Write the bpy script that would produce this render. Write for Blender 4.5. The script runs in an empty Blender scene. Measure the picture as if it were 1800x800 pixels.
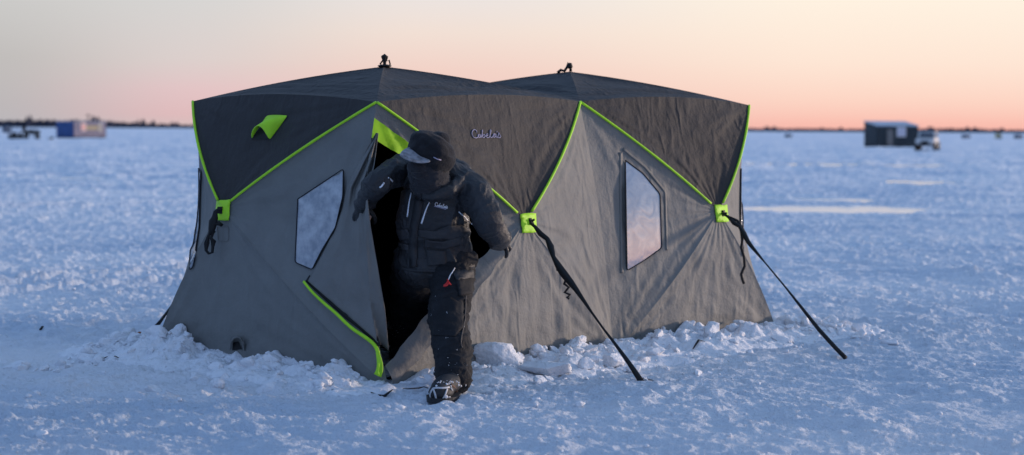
import bpy, bmesh, math, random
import numpy as np
from mathutils import Vector, Matrix, noise
from mathutils.bvhtree import BVHTree
random.seed(7); R = math.radians
scene = bpy.context.scene; C = scene.collection

# ------------------------------------------------------------------ camera
F = 3356.0; H = 1.6; TH = math.atan(173.5/F)
CAM_M = Matrix.Translation((0,0,H)) @ Matrix.Rotation(math.pi/2-TH,4,'X') @ Matrix.Rotation(R(.33),4,'Z')
cam_d = bpy.data.cameras.new('camera'); cam = bpy.data.objects.new('camera', cam_d); C.objects.link(cam)
cam.matrix_world = CAM_M
cam_d.sensor_width = 36; cam_d.lens = F/1800*36; cam_d.clip_end = 12000; cam_d.clip_start = .1
cam_d.dof.use_dof = True; cam_d.dof.focus_distance = 12.1; cam_d.dof.aperture_fstop = 1.9
scene.camera = cam
O = Vector((0,0,H))
def ray(px, py): return (CAM_M.to_3x3() @ Vector(((px-900)/F, (400-py)/F, -1))).normalized()
def P(px, py, Y):
    d = ray(px, py); return O + d*(Y/d.y)
def G(px, py, z=0.0):
    d = ray(px, py); return O + d*((z-H)/d.z)

# ------------------------------------------------------------------ materials
def mat(name, col, rough=.8, spec=.3, bump=None, var=None, sheen=0, metal=0, emis=None, two=None, scale3=(1,1,1), coord='Object', crease=None):
    m = bpy.data.materials.new(name); m.use_nodes = True; n = m.node_tree.nodes; l = m.node_tree.links
    b = n['Principled BSDF']; b.inputs['Base Color'].default_value = (*col,1)
    b.inputs['Roughness'].default_value = rough; b.inputs['Specular IOR Level'].default_value = spec
    b.inputs['Metallic'].default_value = metal
    if sheen: b.inputs['Sheen Weight'].default_value = sheen
    tc = n.new('ShaderNodeTexCoord'); mp = n.new('ShaderNodeMapping'); mp.inputs['Scale'].default_value = scale3
    l.new(tc.outputs[coord], mp.inputs['Vector'])
    out = None
    if var:
        t = n.new('ShaderNodeTexNoise'); t.inputs['Scale'].default_value = var[0]; t.inputs['Detail'].default_value = 6
        l.new(mp.outputs[0], t.inputs['Vector'])
        r = n.new('ShaderNodeValToRGB'); r.color_ramp.elements[0].position = .3; r.color_ramp.elements[1].position = .7
        k = var[1]
        r.color_ramp.elements[0].color = (*[c*(1-k) for c in col],1); r.color_ramp.elements[1].color = (*[min(1,c*(1+k)) for c in col],1)
        l.new(t.outputs['Fac'], r.inputs[0]); out = r.outputs[0]; l.new(out, b.inputs['Base Color'])
    if bump:
        prev = None
        for sc_, dist in bump:
            t = n.new('ShaderNodeTexNoise'); t.inputs['Scale'].default_value = sc_; t.inputs['Detail'].default_value = 8; t.inputs['Roughness'].default_value = .6
            l.new(mp.outputs[0], t.inputs['Vector'])
            bp = n.new('ShaderNodeBump'); bp.inputs['Distance'].default_value = dist; bp.inputs['Strength'].default_value = 1
            l.new(t.outputs['Fac'], bp.inputs['Height'])
            if prev: l.new(prev.outputs[0], bp.inputs['Normal'])
            prev = bp
        l.new(prev.outputs[0], b.inputs['Normal'])
    if crease:
        t = n.new('ShaderNodeTexNoise'); t.noise_type = 'RIDGED_MULTIFRACTAL'; t.inputs['Scale'].default_value = crease[0]; t.inputs['Detail'].default_value = 3; t.inputs['Distortion'].default_value = .6
        mc = n.new('ShaderNodeMapping'); mc.inputs['Scale'].default_value = crease[2]; mc.inputs['Rotation'].default_value = crease[3]; l.new(tc.outputs['Object'], mc.inputs['Vector']); l.new(mc.outputs[0], t.inputs['Vector'])
        msk = n.new('ShaderNodeTexNoise'); msk.inputs['Scale'].default_value = 1.6; l.new(tc.outputs['Object'], msk.inputs['Vector'])
        mm = n.new('ShaderNodeMapRange'); mm.inputs['From Min'].default_value = .35; mm.inputs['From Max'].default_value = .62; mm.inputs['To Min'].default_value = .15; l.new(msk.outputs['Fac'], mm.inputs['Value'])
        bp = n.new('ShaderNodeBump'); bp.inputs['Distance'].default_value = crease[1]; l.new(t.outputs['Fac'], bp.inputs['Height']); l.new(mm.outputs[0], bp.inputs['Strength'])
        if bump: l.new(prev.outputs[0], bp.inputs['Normal'])
        l.new(bp.outputs[0], b.inputs['Normal'])
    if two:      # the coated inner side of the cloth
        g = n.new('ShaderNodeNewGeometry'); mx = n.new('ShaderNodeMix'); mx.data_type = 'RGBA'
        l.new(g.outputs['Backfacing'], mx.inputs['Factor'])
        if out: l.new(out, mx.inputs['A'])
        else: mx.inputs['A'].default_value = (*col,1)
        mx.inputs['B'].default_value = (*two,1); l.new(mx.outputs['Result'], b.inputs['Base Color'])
    if emis: b.inputs['Emission Color'].default_value = (*emis[0],1); b.inputs['Emission Strength'].default_value = emis[1]
    return m
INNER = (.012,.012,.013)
M = {
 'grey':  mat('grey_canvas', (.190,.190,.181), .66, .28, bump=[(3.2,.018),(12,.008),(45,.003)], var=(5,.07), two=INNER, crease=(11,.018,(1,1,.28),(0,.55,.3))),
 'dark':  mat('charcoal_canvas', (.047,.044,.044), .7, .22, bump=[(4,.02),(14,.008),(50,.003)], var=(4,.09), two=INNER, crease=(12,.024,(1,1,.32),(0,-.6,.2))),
 'flapin':mat('flap_canvas', (.185,.18,.17), .65, .3, bump=[(4,.02),(15,.006)], var=(5,.1)),
 'grey2': mat('grey_seam_cloth', (.17,.168,.16), .62, .3, bump=[(12,.01)]),
 'lime':  mat('lime_cloth', (.44,.83,.03), .55, .3, bump=[(40,.001)], var=(12,.08)),
 'black': mat('black_webbing', (.012,.012,.013), .6, .3, bump=[(200,.001)]),
 'interior': mat('added_dark_floor', (.01,.01,.011), .9, .1),
 'frame': mat('window_binding', (.03,.03,.035), .7, .2),
 'snowm': mat('shoveled_snow', (.88,.89,.92), .6, .3, bump=[(9,.04),(40,.012)]),
 'suit':  mat('black_shell_cloth', (.019,.020,.024), .55, .45, bump=[(20,.010),(70,.003)], var=(9,.25)),
 'suit2': mat('black_trouser_cloth', (.017,.018,.021), .78, .22, bump=[(18,.010),(70,.003)], var=(9,.25)),
 'panel': mat('dark_grey_shell_cloth', (.034,.034,.038), .6, .35, bump=[(20,.006)], var=(9,.2)),
 'knit':  mat('black_fleece', (.014,.014,.017), .9, .2, bump=[(150,.003),(30,.005)], var=(20,.3), sheen=.1),
 'gaiter':mat('charcoal_fleece', (.028,.028,.033), .9, .2, bump=[(25,.008),(150,.002)], var=(20,.2), sheen=.1),
 'brim':  mat('grey_patterned_cloth', (.24,.25,.28), .75, .3, var=(28,.5)),
 'reflect': mat('silver_piping', (.82,.84,.9), .35, .6),
 'skin':  mat('skin', (.55,.33,.24), .55, .4),
 'boot':  mat('black_boot_rubber', (.020,.022,.026), .6, .35, bump=[(60,.003)]),
 'tan':   mat('brown_leather', (.13,.055,.03), .6, .4, bump=[(60,.003)]),
 'lace':  mat('pale_lace', (.55,.56,.58), .7, .3),
 'red':   mat('red_plastic', (.65,.03,.03), .4, .5),
 'metal': mat('grey_metal', (.35,.36,.38), .35, .5, metal=1),
 'logo':  mat('lavender_print', (.36,.34,.46), .7, .3),
 'leaf':  mat('dry_leaf', (.32,.10,.03), .8, .2),
}
def win_mat():
    m = bpy.data.materials.new('frosted_window_film'); m.use_nodes = True; n = m.node_tree.nodes; l = m.node_tree.links
    b = n['Principled BSDF']; b.inputs['Base Color'].default_value = (.30,.32,.36,1); b.inputs['Roughness'].default_value = .22
    b.inputs['Specular IOR Level'].default_value = .9; b.inputs['Coat Weight'].default_value = .5; b.inputs['Coat Roughness'].default_value = .08
    tc = n.new('ShaderNodeTexCoord')
    v = n.new('ShaderNodeTexNoise'); v.inputs['Scale'].default_value = 14; v.inputs['Detail'].default_value = 8
    v2 = n.new('ShaderNodeTexNoise'); v2.inputs['Scale'].default_value = 70; v2.inputs['Detail'].default_value = 4
    for t in (v, v2): l.new(tc.outputs['Object'], t.inputs['Vector'])
    r = n.new('ShaderNodeValToRGB'); r.color_ramp.elements[0].position = .35; r.color_ramp.elements[1].position = .65
    r.color_ramp.elements[0].color = (.22,.25,.30,1); r.color_ramp.elements[1].color = (.46,.48,.52,1)
    l.new(v.outputs['Fac'], r.inputs[0]); l.new(r.outputs[0], b.inputs['Base Color'])
    b1 = n.new('ShaderNodeBump'); b1.inputs['Distance'].default_value = .006; l.new(v.outputs['Fac'], b1.inputs['Height'])
    b2 = n.new('ShaderNodeBump'); b2.inputs['Distance'].default_value = .0015; l.new(v2.outputs['Fac'], b2.inputs['Height']); l.new(b1.outputs[0], b2.inputs['Normal'])
    l.new(b2.outputs[0], b.inputs['Normal'])
    return m
M['window'] = win_mat()
def win_clear():
    m = bpy.data.materials.new('glossy_window_film'); m.use_nodes = True; n = m.node_tree.nodes; l = m.node_tree.links
    b = n['Principled BSDF']; b.inputs['Base Color'].default_value = (.20,.23,.30,1); b.inputs['Roughness'].default_value = .2
    b.inputs['Specular IOR Level'].default_value = 1.0; b.inputs['IOR'].default_value = 2.2; b.inputs['Metallic'].default_value = .35
    tc = n.new('ShaderNodeTexCoord')
    v = n.new('ShaderNodeTexNoise'); v.inputs['Scale'].default_value = 9; v.inputs['Detail'].default_value = 5; v.inputs['Distortion'].default_value = 1.5
    l.new(tc.outputs['Object'], v.inputs['Vector'])
    b1 = n.new('ShaderNodeBump'); b1.inputs['Distance'].default_value = .0015; l.new(v.outputs['Fac'], b1.inputs['Height'])
    l.new(b1.outputs[0], b.inputs['Normal'])
    r = n.new('ShaderNodeValToRGB'); r.color_ramp.elements[0].position = .35; r.color_ramp.elements[1].position = .7
    r.color_ramp.elements[0].color = (.20,.25,.34,1); r.color_ramp.elements[1].color = (.34,.38,.45,1)
    l.new(v.outputs['Fac'], r.inputs[0]); l.new(r.outputs[0], b.inputs['Base Color'])
    return m
M['glossy'] = win_clear()

# ------------------------------------------------------------------ helpers
def tag(o, label=None, cat=None, group=None, kind=None):
    if label: o['label'] = label
    if cat: o['category'] = cat
    if group: o['group'] = group
    if kind: o['kind'] = kind
    return o
def empty(name, loc, label, cat, group=None):
    o = bpy.data.objects.new(name, None); C.objects.link(o); o.location = loc; o.empty_display_size = .1
    return tag(o, label, cat, group)
def wpos(p):
    v = Vector((0,0,0))
    while p is not None: v += p.location; p = p.parent
    return v
def mesh_obj(name, verts, faces, m, parent=None, smooth=True, mats=None, fmat=None):
    """verts in world space; the object keeps them there under its (unrotated) parent"""
    off = wpos(parent) if parent else Vector((0,0,0))
    me = bpy.data.meshes.new(name)
    me.from_pydata([tuple(Vector(v)-off) for v in verts], [], faces)
    me.materials.append(m)
    if mats:
        for q in mats: me.materials.append(q)
    if fmat is not None: me.polygons.foreach_set('material_index', fmat)
    if smooth: me.polygons.foreach_set('use_smooth', [True]*len(me.polygons))
    me.update()
    o = bpy.data.objects.new(name, me); C.objects.link(o); o.parent = parent
    return o
def grid_faces(nu, nv, base=0, flip=False):
    f = []
    for i in range(nu-1):
        for j in range(nv-1):
            a = base+i*nv+j; q = (a, a+nv, a+nv+1, a+1)
            f.append(q[::-1] if flip else q)
    return f
def orient(vs, fs, n):
    t = Vector((0,0,0))
    for f in fs[::3]: t += (vs[f[1]]-vs[f[0]]).cross(vs[f[2]]-vs[f[0]])
    return [f[::-1] for f in fs] if t.dot(n) < 0 else fs
class MB:
    def __init__(s): s.v = []; s.f = []; s.m = []
    def add(s, v, f, mi=0):
        b = len(s.v); s.v += [Vector(q) for q in v]; s.f += [tuple(b+i for i in q) for q in f]; s.m += [mi]*len(f); return s
    def box(s, c, d, rot=0, mi=0, tilt=None, taper=1.0):
        c = Vector(c); x,y,z = [q/2 for q in d]
        Rm = Matrix.Rotation(rot,3,'Z')
        if tilt is not None: Rm = tilt
        vs = [c + Rm @ Vector((sx*x*(taper if sz>0 else 1), sy*y*(taper if sz>0 else 1), sz*z)) for sx,sy,sz in ((-1,-1,-1),(1,-1,-1),(1,1,-1),(-1,1,-1),(-1,-1,1),(1,-1,1),(1,1,1),(-1,1,1))]
        return s.add(vs, [(0,3,2,1),(4,5,6,7),(0,1,5,4),(1,2,6,5),(2,3,7,6),(3,0,4,7)], mi)
    def tube(s, pts, r, n=8, mi=0, flat=None, up=None, caps=True):
        """closed tube along pts; r a number or list; flat=(a,b) scales of the section"""
        pts = [Vector(p) for p in pts]; k = len(pts)
        rs = r if isinstance(r,(list,tuple)) else [r]*k
        vs = []; prev = Vector(up) if up else None
        for i,p in enumerate(pts):
            t = (pts[min(i+1,k-1)]-pts[max(i-1,0)])
            t = t.normalized() if t.length > 1e-9 else Vector((0,0,1))
            if prev is None: prev = Vector((0,0,1)) if abs(t.z) < .9 else Vector((0,1,0))
            a = (prev - t*prev.dot(t)); a = a.normalized() if a.length > 1e-6 else t.orthogonal().normalized()
            b = t.cross(a); 
            if up is None: prev = a
            fa, fb = flat if flat else (1,1)
            for j in range(n):
                q = 2*math.pi*j/n
                vs.append(p + a*(math.cos(q)*rs[i]*fa) + b*(math.sin(q)*rs[i]*fb))
        fs = []
        for i in range(k-1):
            for j in range(n):
                j2 = (j+1)%n; fs.append((i*n+j, i*n+j2, (i+1)*n+j2, (i+1)*n+j))
        if caps:
            fs.append(tuple(range(n-1,-1,-1))); fs.append(tuple((k-1)*n+j for j in range(n)))
        return s.add(vs, fs, mi)
    def ell(s, c, r, rot=None, nu=16, nv=10, mi=0):
        c = Vector(c); r = r if isinstance(r,(list,tuple)) else (r,r,r); vs = []; fs = []
        Rm = rot if rot is not None else Matrix.Identity(3)
        vs.append(c+Rm@Vector((0,0,r[2])))
        for i in range(1,nv):
            a = math.pi*i/nv
            for j in range(nu):
                b = 2*math.pi*j/nu
                vs.append(c+Rm@Vector((r[0]*math.sin(a)*math.cos(b), r[1]*math.sin(a)*math.sin(b), r[2]*math.cos(a))))
        vs.append(c+Rm@Vector((0,0,-r[2])))
        for j in range(nu): fs.append((0,1+j,1+(j+1)%nu))
        for i in range(nv-2):
            for j in range(nu):
                a = 1+i*nu+j; b = 1+i*nu+(j+1)%nu; fs.append((a,a+nu,b+nu,b))
        L = len(vs)-1; bse = 1+(nv-2)*nu
        for j in range(nu): fs.append((L, bse+(j+1)%nu, bse+j))
        return s.add(vs, fs, mi)
    def limb(s, pts, rs, n=14, flat=(1,1), up=None, sub=6, wr=0, wf=0, seed=0):
        """round-ended tapered limb with smooth joints and cloth rings"""
        P_ = []; R_ = []
        pts = [Vector(p) for p in pts]; k = len(pts)
        for i in range(k-1):
            p0 = pts[max(i-1,0)]; p1 = pts[i]; p2 = pts[i+1]; p3 = pts[min(i+2,k-1)]
            for j in range(sub):
                t = j/sub
                P_.append(.5*((2*p1)+(p2-p0)*t+(2*p0-5*p1+4*p2-p3)*t*t+(3*p1-p0-3*p2+p3)*t**3))
                R_.append(rs[i]*(1-t)+rs[i+1]*t)
        P_.append(pts[-1]); R_.append(rs[-1])
        if wr:
            L = 0
            for i in range(len(P_)):
                if i: L += (P_[i]-P_[i-1]).length
                R_[i] *= 1+wr*math.sin(L*wf+seed+1.3*math.sin(L*wf*.37+seed))
        # rounded ends
        d0 = (P_[0]-P_[1]).normalized(); d1 = (P_[-1]-P_[-2]).normalized()
        A = [P_[0]+d0*R_[0]*.6*math.cos(a) for a in (.15,.7,1.15)]; AR = [R_[0]*math.sin(a) for a in (.15,.7,1.15)]
        B = [P_[-1]+d1*R_[-1]*.6*math.cos(a) for a in (1.15,.7,.15)]; BR = [R_[-1]*math.sin(a) for a in (1.15,.7,.15)]
        return s.tube(A+P_+B, AR+R_+BR, n, flat=flat, up=up)
    def build(s, name, m, parent=None, smooth=True, mats=None):
        return mesh_obj(name, s.v, s.f, m, parent, smooth, mats, s.m if mats else None)
def fbm(p, o=4):
    return noise.fractal(p, 1.0, 2.0, o, noise_basis='PERLIN_ORIGINAL')
def remesh(mb, name, m, parent, voxel=.011, smooth_it=2, disp=None):
    """one continuous skin round the overlapping shapes"""
    tmp = mb.build('tmp_shape', m, None)
    md = tmp.modifiers.new('r','REMESH'); md.mode = 'VOXEL'; md.voxel_size = voxel; md.use_smooth_shade = True
    s_ = tmp.modifiers.new('s','SMOOTH'); s_.iterations = smooth_it; s_.factor = .5
    dg = bpy.context.evaluated_depsgraph_get()
    me = bpy.data.meshes.new_from_object(tmp.evaluated_get(dg))
    old = tmp.data; bpy.data.objects.remove(tmp); bpy.data.meshes.remove(old)
    me.name = name; off = wpos(parent) if parent else Vector((0,0,0))
    ns = [v.normal.copy() for v in me.vertices]
    for v, nn in zip(me.vertices, ns):
        c = v.co.copy()
        if disp: c += nn*disp(c, nn)
        v.co = c-off
    me.polygons.foreach_set('use_smooth', [True]*len(me.polygons)); me.update()
    o = bpy.data.objects.new(name, me); C.objects.link(o); o.parent = parent
    bv = BVHTree.FromPolygons([v.co+off for v in me.vertices], [tuple(p.vertices) for p in me.polygons])
    return o, bv
def cast(bv, px, py):
    h = bv.ray_cast(O, ray(px,py))
    if h[0] is None: 
        n_ = None
        d = ray(px,py); best = None
        for k in range(90, 200):
            q = O+d*(k*.1); r = bv.find_nearest(q)
            if r[0] is not None and (best is None or r[3] < best[0]): best = (r[3], r[0], r[1])
        p, nn = best[1], best[2]
    else: p, nn = h[0], h[1]
    if nn.dot(ray(px,py)) > 0: nn = -nn
    return p, nn
def dense(pts, step):
    out = [pts[0]]
    for a,b in zip(pts[:-1], pts[1:]):
        L = math.dist(a,b); k = max(1,int(L/step))
        for i in range(1,k+1): out.append(tuple(a[j]+(b[j]-a[j])*i/k for j in range(len(a))))
    return out
def strip(bv, pix, w, mb, off=.004, mi=0, th=.004, ws=None, sm=1):
    """a flat band lying on a surface along a picture path"""
    pts = dense(pix, 4); C_ = []
    for (x,y) in pts:
        p, nn = cast(bv, x, y); C_.append((p+nn*off, nn))
    for _ in range(sm):
        C_ = [C_[0]]+[((C_[i-1][0]+C_[i][0]*2+C_[i+1][0])/4, (C_[i-1][1]+C_[i][1]+C_[i+1][1]).normalized()) for i in range(1,len(C_)-1)]+[C_[-1]]
    k = len(C_); vs = []
    for i,(p,nn) in enumerate(C_):
        t = (C_[min(i+1,k-1)][0]-C_[max(i-1,0)][0]).normalized(); sd = t.cross(nn).normalized()
        ww = w if ws is None else ws[0]+(ws[1]-ws[0])*i/(k-1)
        vs += [p-sd*ww/2, p+sd*ww/2, p+sd*ww/2-nn*th, p-sd*ww/2-nn*th]
    fs = []
    for i in range(k-1):
        for j in range(4):
            j2 = (j+1)%4; fs.append((i*4+j, i*4+j2, (i+1)*4+j2, (i+1)*4+j))
    fs += [(3,2,1,0), tuple((k-1)*4+j for j in range(4))]
    mb.add(vs, fs, mi); return mb
def patch(bv, poly, off, step=8):
    """a cloth patch lying on a surface: polygon given in picture coordinates, thickness 4 mm"""
    bm = bmesh.new(); vv = [bm.verts.new((x,y,0)) for x,y in poly]; bm.faces.new(vv)
    bmesh.ops.triangulate(bm, faces=bm.faces[:])
    for _ in range(6):
        es = [e for e in bm.edges if e.calc_length() > step]
        if not es: break
        bmesh.ops.subdivide_edges(bm, edges=es, cuts=1); bmesh.ops.triangulate(bm, faces=bm.faces[:])
    vs = []; fs = []
    for v in bm.verts:
        p, nn = cast(bv, v.co.x, v.co.y); vs.append(p+nn*off)
    bm.faces.ensure_lookup_table(); bm.verts.index_update()
    fs = [tuple(v.index for v in f.verts) for f in bm.faces]
    bm.free(); return vs, fs

# ------------------------------------------------------------------ tent
base_N, base_L, base_M, base_R = G(683,682), G(270,622), G(1078,622), G(1366,586)
base_K = base_M+(base_L-base_N); base_J = base_R+(base_L-base_N)
top_N = P(662,180,base_N.y+.28); top_L = P(340,178,base_L.y+.02); top_M = P(1019,179,base_M.y+.14); top_R = P(1316,185,base_R.y-.02)
top_K = top_M+(top_L-top_N); top_J = top_R+(top_L-top_N)
cen1 = (base_N+base_L+base_K+base_M)/4; cen2 = (base_M+base_R+base_J+base_K)/4
roof1 = P(675,117,(top_N.y+top_K.y)/2); roof2 = P(1001,126,(top_M.y+top_J.y)/2)
tent = empty('ice_fishing_tent', (cen1+cen2)/2*1.0, 'large grey and charcoal double pop-up ice shelter with lime green piping and an open door', 'tent')
def edge_fn(a, b, pull, bend=1.0):
    def f(v):            # v 0 bottom .. 1 top
        return a.lerp(b, v) + pull*(math.sin(math.pi*v)**bend)
    return f
inN = Vector((-.115,.12,0)); inL = Vector((.15,.03,0)); inR = Vector((-.16,-.01,0)); outM = Vector((.035,-.03,0))
E = {'N':edge_fn(base_N,top_N,inN), 'L':edge_fn(base_L,top_L,inL), 'M':edge_fn(base_M,top_M,outM), 'R':edge_fn(base_R,top_R,inR),
     'K':edge_fn(base_K,top_K,-outM), 'J':edge_fn(base_J,top_J,-inN)}
T = {'N':top_N,'L':top_L,'M':top_M,'R':top_R,'K':top_K,'J':top_J}; B = {'N':base_N,'L':base_L,'M':base_M,'R':base_R,'K':base_K,'J':base_J}
def wallnormal(a, b):
    d = (B[b]-B[a]).normalized(); n = Vector((d.y,-d.x,0))
    return n
def topedge(a, b):
    n = wallnormal(a,b)
    def f(u): return T[a].lerp(T[b],u) + (Vector((0,0,.05))+n*.035)*math.sin(math.pi*u)**.8
    return f
tent_v = []; tent_f = []          # everything, for casting
def wrinkle(p, key, amp=1.0):
    q = Vector((p.x*1.0+key*7.3, p.y, p.z))
    return amp*(.010*fbm(q*2.2,3) + .0035*(1-2.5*abs(noise.noise(q*7))) )
walls = {}
def make_wall(a, b, hub, skip=None, visible=True, names=True):
    """wall from corner a (left seen from outside) to b, pulled out at its hub"""
    n = wallnormal(a,b); te = topedge(a,b); key = hub.x*3
    def bot(u): return B[a].lerp(B[b],u) + n*.05*math.sin(math.pi*u)
    edges = {'upper':(te, 'dark'), 'left':(lambda v: E[a](v), 'grey'), 'right':(lambda v: E[b](v), 'grey'), 'lower':(bot, 'grey')}
    def S(which, v, t):
        q = edges[which][0](v); e = math.sin(math.pi*v) if 0 < v < 1 else 0
        bowc = 1-1.15*e**.6
        if which == 'lower': bowc = 1-.8*e**.6
        p = hub.lerp(q,t) + n*(.055*4*t*(1-t)*bowc)
        ge = 1 if which == 'lower' else min(1,(1-t)*8); env = min(1, e*2.2)*min(1,t*3)*ge
        p += n*wrinkle(p, key)*env
        # folds fanning out of the hub, the corners and the foot of the cloth
        ang = v*math.pi
        p += n*.020*env*noise.noise(Vector((v*11,t*1.1,key)))*math.exp(-t*2.0)
        for cv in (0,1):
            dcor = math.hypot((v-cv)*1.3, (1-t)*1.0)
            a_ = math.atan2(abs(v-cv)*1.3+1e-6, (1-t)+1e-6)
            p += n*.016*ge*min(1,e*6)*noise.noise(Vector((a_*7+key+cv*5, dcor*1.5, 2)))*math.exp(-dcor*2.6)*1.6
        if which == 'lower':
            p += n*.020*min(1,e*3)*t*noise.noise(Vector((p.x*7+p.y*7, p.z*1.5, key)))
            sag = noise.noise(Vector((v*3+key, t*9, 1.7)))
            p += n*.008*t*e*sag
        return p
    walls[a+b] = (S, n)
    nv, nt = (57, 45) if visible else (57, 9)
    panel_of = {}
    for which,(fn,mk) in edges.items():
        if skip == which: continue
        vs = [S(which, i/(nv-1), j/(nt-1)) for i in range(nv) for j in range(nt)]
        # orient outward
        fs = grid_faces(nv, nt)
        fs = orient(vs, fs, n)
        o = mesh_obj('charcoal_upper_panel' if mk=='dark' else 'grey_wall_panel', vs, fs, M[mk], tent)
        bse = len(tent_v); tent_v.extend(vs); tent_f.extend([tuple(i+bse for i in f) for f in fs])
        panel_of[which] = (vs, fs)
    return S, n, panel_of
hub1, hub2, hub3 = P(391,366,12.80), P(923,388,12.82), P(1263,371,14.40)
S1, n1, pan1 = make_wall('L','N', hub1)
S2, n2, pan2 = make_wall('N','M', hub2, skip='left')
S3, n3, pan3 = make_wall('M','R', hub3)
for a,b in (('R','J'),('J','K'),('K','L')):
    nn = wallnormal(a,b); make_wall(a,b,(B[a]+B[b]+T[a]+T[b])/4+nn*.28+Vector((0,0,.1)), visible=False)
# wall 2, left side panel with the door opening: strip above it and cloth by the hub (barycentric bands)
def tri2(ah, ab):       # ah: share of the hub, ab: share of the bottom corner
    t = 1-ah
    v = 1-ab/t if t > 1e-6 else 1
    return S2('left', max(0,min(1,v)), t)
def band(f, nu, nv, name, m, flip_n):
    vs = [f(i/(nu-1), j/(nv-1)) for i in range(nu) for j in range(nv)]
    fs = orient(vs, grid_faces(nu,nv), flip_n)
    o = mesh_obj(name, vs, fs, m, tent)
    bse = len(tent_v); tent_v.extend(vs); tent_f.extend([tuple(i+bse for i in q) for q in fs])
    return vs, fs
DB = .055
band(lambda u,w: tri2(u*(1-DB*w-.001), DB*w), 60, 8, 'door_header_panel', M['grey'], n2)
band(lambda u,w: tri2(u*.86*(1-.0), DB+(.125-DB)*w*(1-u*.86)*1.0), 60, 6, 'door_band', M['lime'], n2)
AH = .80
def tip(u,w):
    lo = .115*(1-AH) ; ah = AH+(1-AH-.001)*u
    ab0 = min(.05, (1-ah)*.5); return tri2(ah, ab0+(1-ah-ab0)*w)
band(tip, 24, 20, 'grey_wall_panel', M['grey'], n2)
# folded lower door lip lying along the sill
def lip(u,w):
    ah = AH*u; edge = 1-ah
    return tri2(ah, edge-(.075+.03*math.sin(u*3))*w*(1-u*.4)) + n2*(.02+.02*math.sin(w*3.1)+.008*math.sin(u*40+w*5))
band(lip, 60, 8, 'door_lip', M['flapin'], n2)

# roof
def make_roof(hub, ring):
    """ring: list of edge functions around the cell, run outward orientation"""
    for (fn, sg, nb) in ring:
        nv, nt = 57, 33
        vs = []
        for i in range(nv):
            v = i/(nv-1); e = math.sin(math.pi*v) if 0<v<1 else 0
            for j in range(nt):
                t = j/(nt-1); q = fn(v); p = hub.lerp(q,t)
                p = p + Vector((0,0,1))*(.022*4*t*(1-t)*(1-2.2*e**.6))
                env = min(1,e*2)*min(1,t*3)*min(1,(1-t)*6)
                p = p + Vector((0,0,1))*env*(.016*noise.noise(Vector((p.x*2,p.y*2,t*7)))+.012*math.sin(t*34+2.5*noise.noise(p*2.2))*math.exp(-((t-.72)/.2)**2))
                vs.append(p)
        fs = orient(vs, grid_faces(nv,nt), Vector((0,0,1)))
        mesh_obj('charcoal_roof_panel', vs, fs, M['dark'], tent)
        bse = len(tent_v); tent_v.extend(vs); tent_f.extend([tuple(i+bse for i in q) for q in fs])
def valley(u):
    p = T['M'].lerp(T['K'],u); return p + Vector((0,0,.095))*math.sin(math.pi*u)**.8
Z = Vector((0,0,0))
make_roof(roof1, [(topedge('L','N'),1,Z),(topedge('N','M'),1,Z),(valley,1,Z),(topedge('K','L'),1,Z)])
make_roof(roof2, [(topedge('M','R'),1,Z),(topedge('R','J'),1,Z),(topedge('J','K'),1,Z),(valley,1,Z)])
BV = BVHTree.FromPolygons(tent_v, tent_f)
BV1 = BVHTree.FromPolygons([v for k in pan1.values() for v in k[0]],
      [tuple(i+o_ for i in f) for o_,k in zip(np.cumsum([0]+[len(k[0]) for k in pan1.values()][:-1]).tolist(), pan1.values()) for f in k[1]])
# piping, along the poles from the hubs to the top corners
for S_, n_, tops in ((S1,n1,(0,1)),(S2,n2,(0,1)),(S3,n3,(0,1))):
    for v in tops:
        mb = MB(); pts = []
        for j in range(3,41):
            t = j/40; pts.append(S_('upper', v, t)+n_*.006)
        rr = [.0095+.0015*noise.noise(p*9) for p in pts]
        mb.tube(pts, rr, 6); mb.build('piping', M['lime'], tent)
# lime corner binding down the two ends' outer seam tips
# hub patches with black plates
for hb, poly, plate in ((hub1, [(384,353),(407,352),(404,388),(381,387)], (390,369)),
                 (hub2, [(913,376),(939,375),(941,409),(916,410)], (929,392)),
                 (hub3, [(1254,361),(1275,360),(1278,390),(1258,391)], (1267,375))):
    vs, fs = patch(BV, poly, .012); pt = mesh_obj('hub_patch', vs, fs, M['lime'], tent)
    md = pt.modifiers.new('t','SOLIDIFY'); md.thickness = .006; md.offset = 0
    p, nn = cast(BV, *plate); tl = nn.to_track_quat('Z','Y').to_matrix()
    mb = MB(); mb.box(p+nn*.022, (.034,.046,.014), tilt=tl); mb.tube([p+nn*.02, p+nn*.05], .008, 8); mb.build('hub_plate', M['black'], pt, smooth=False)
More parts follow.
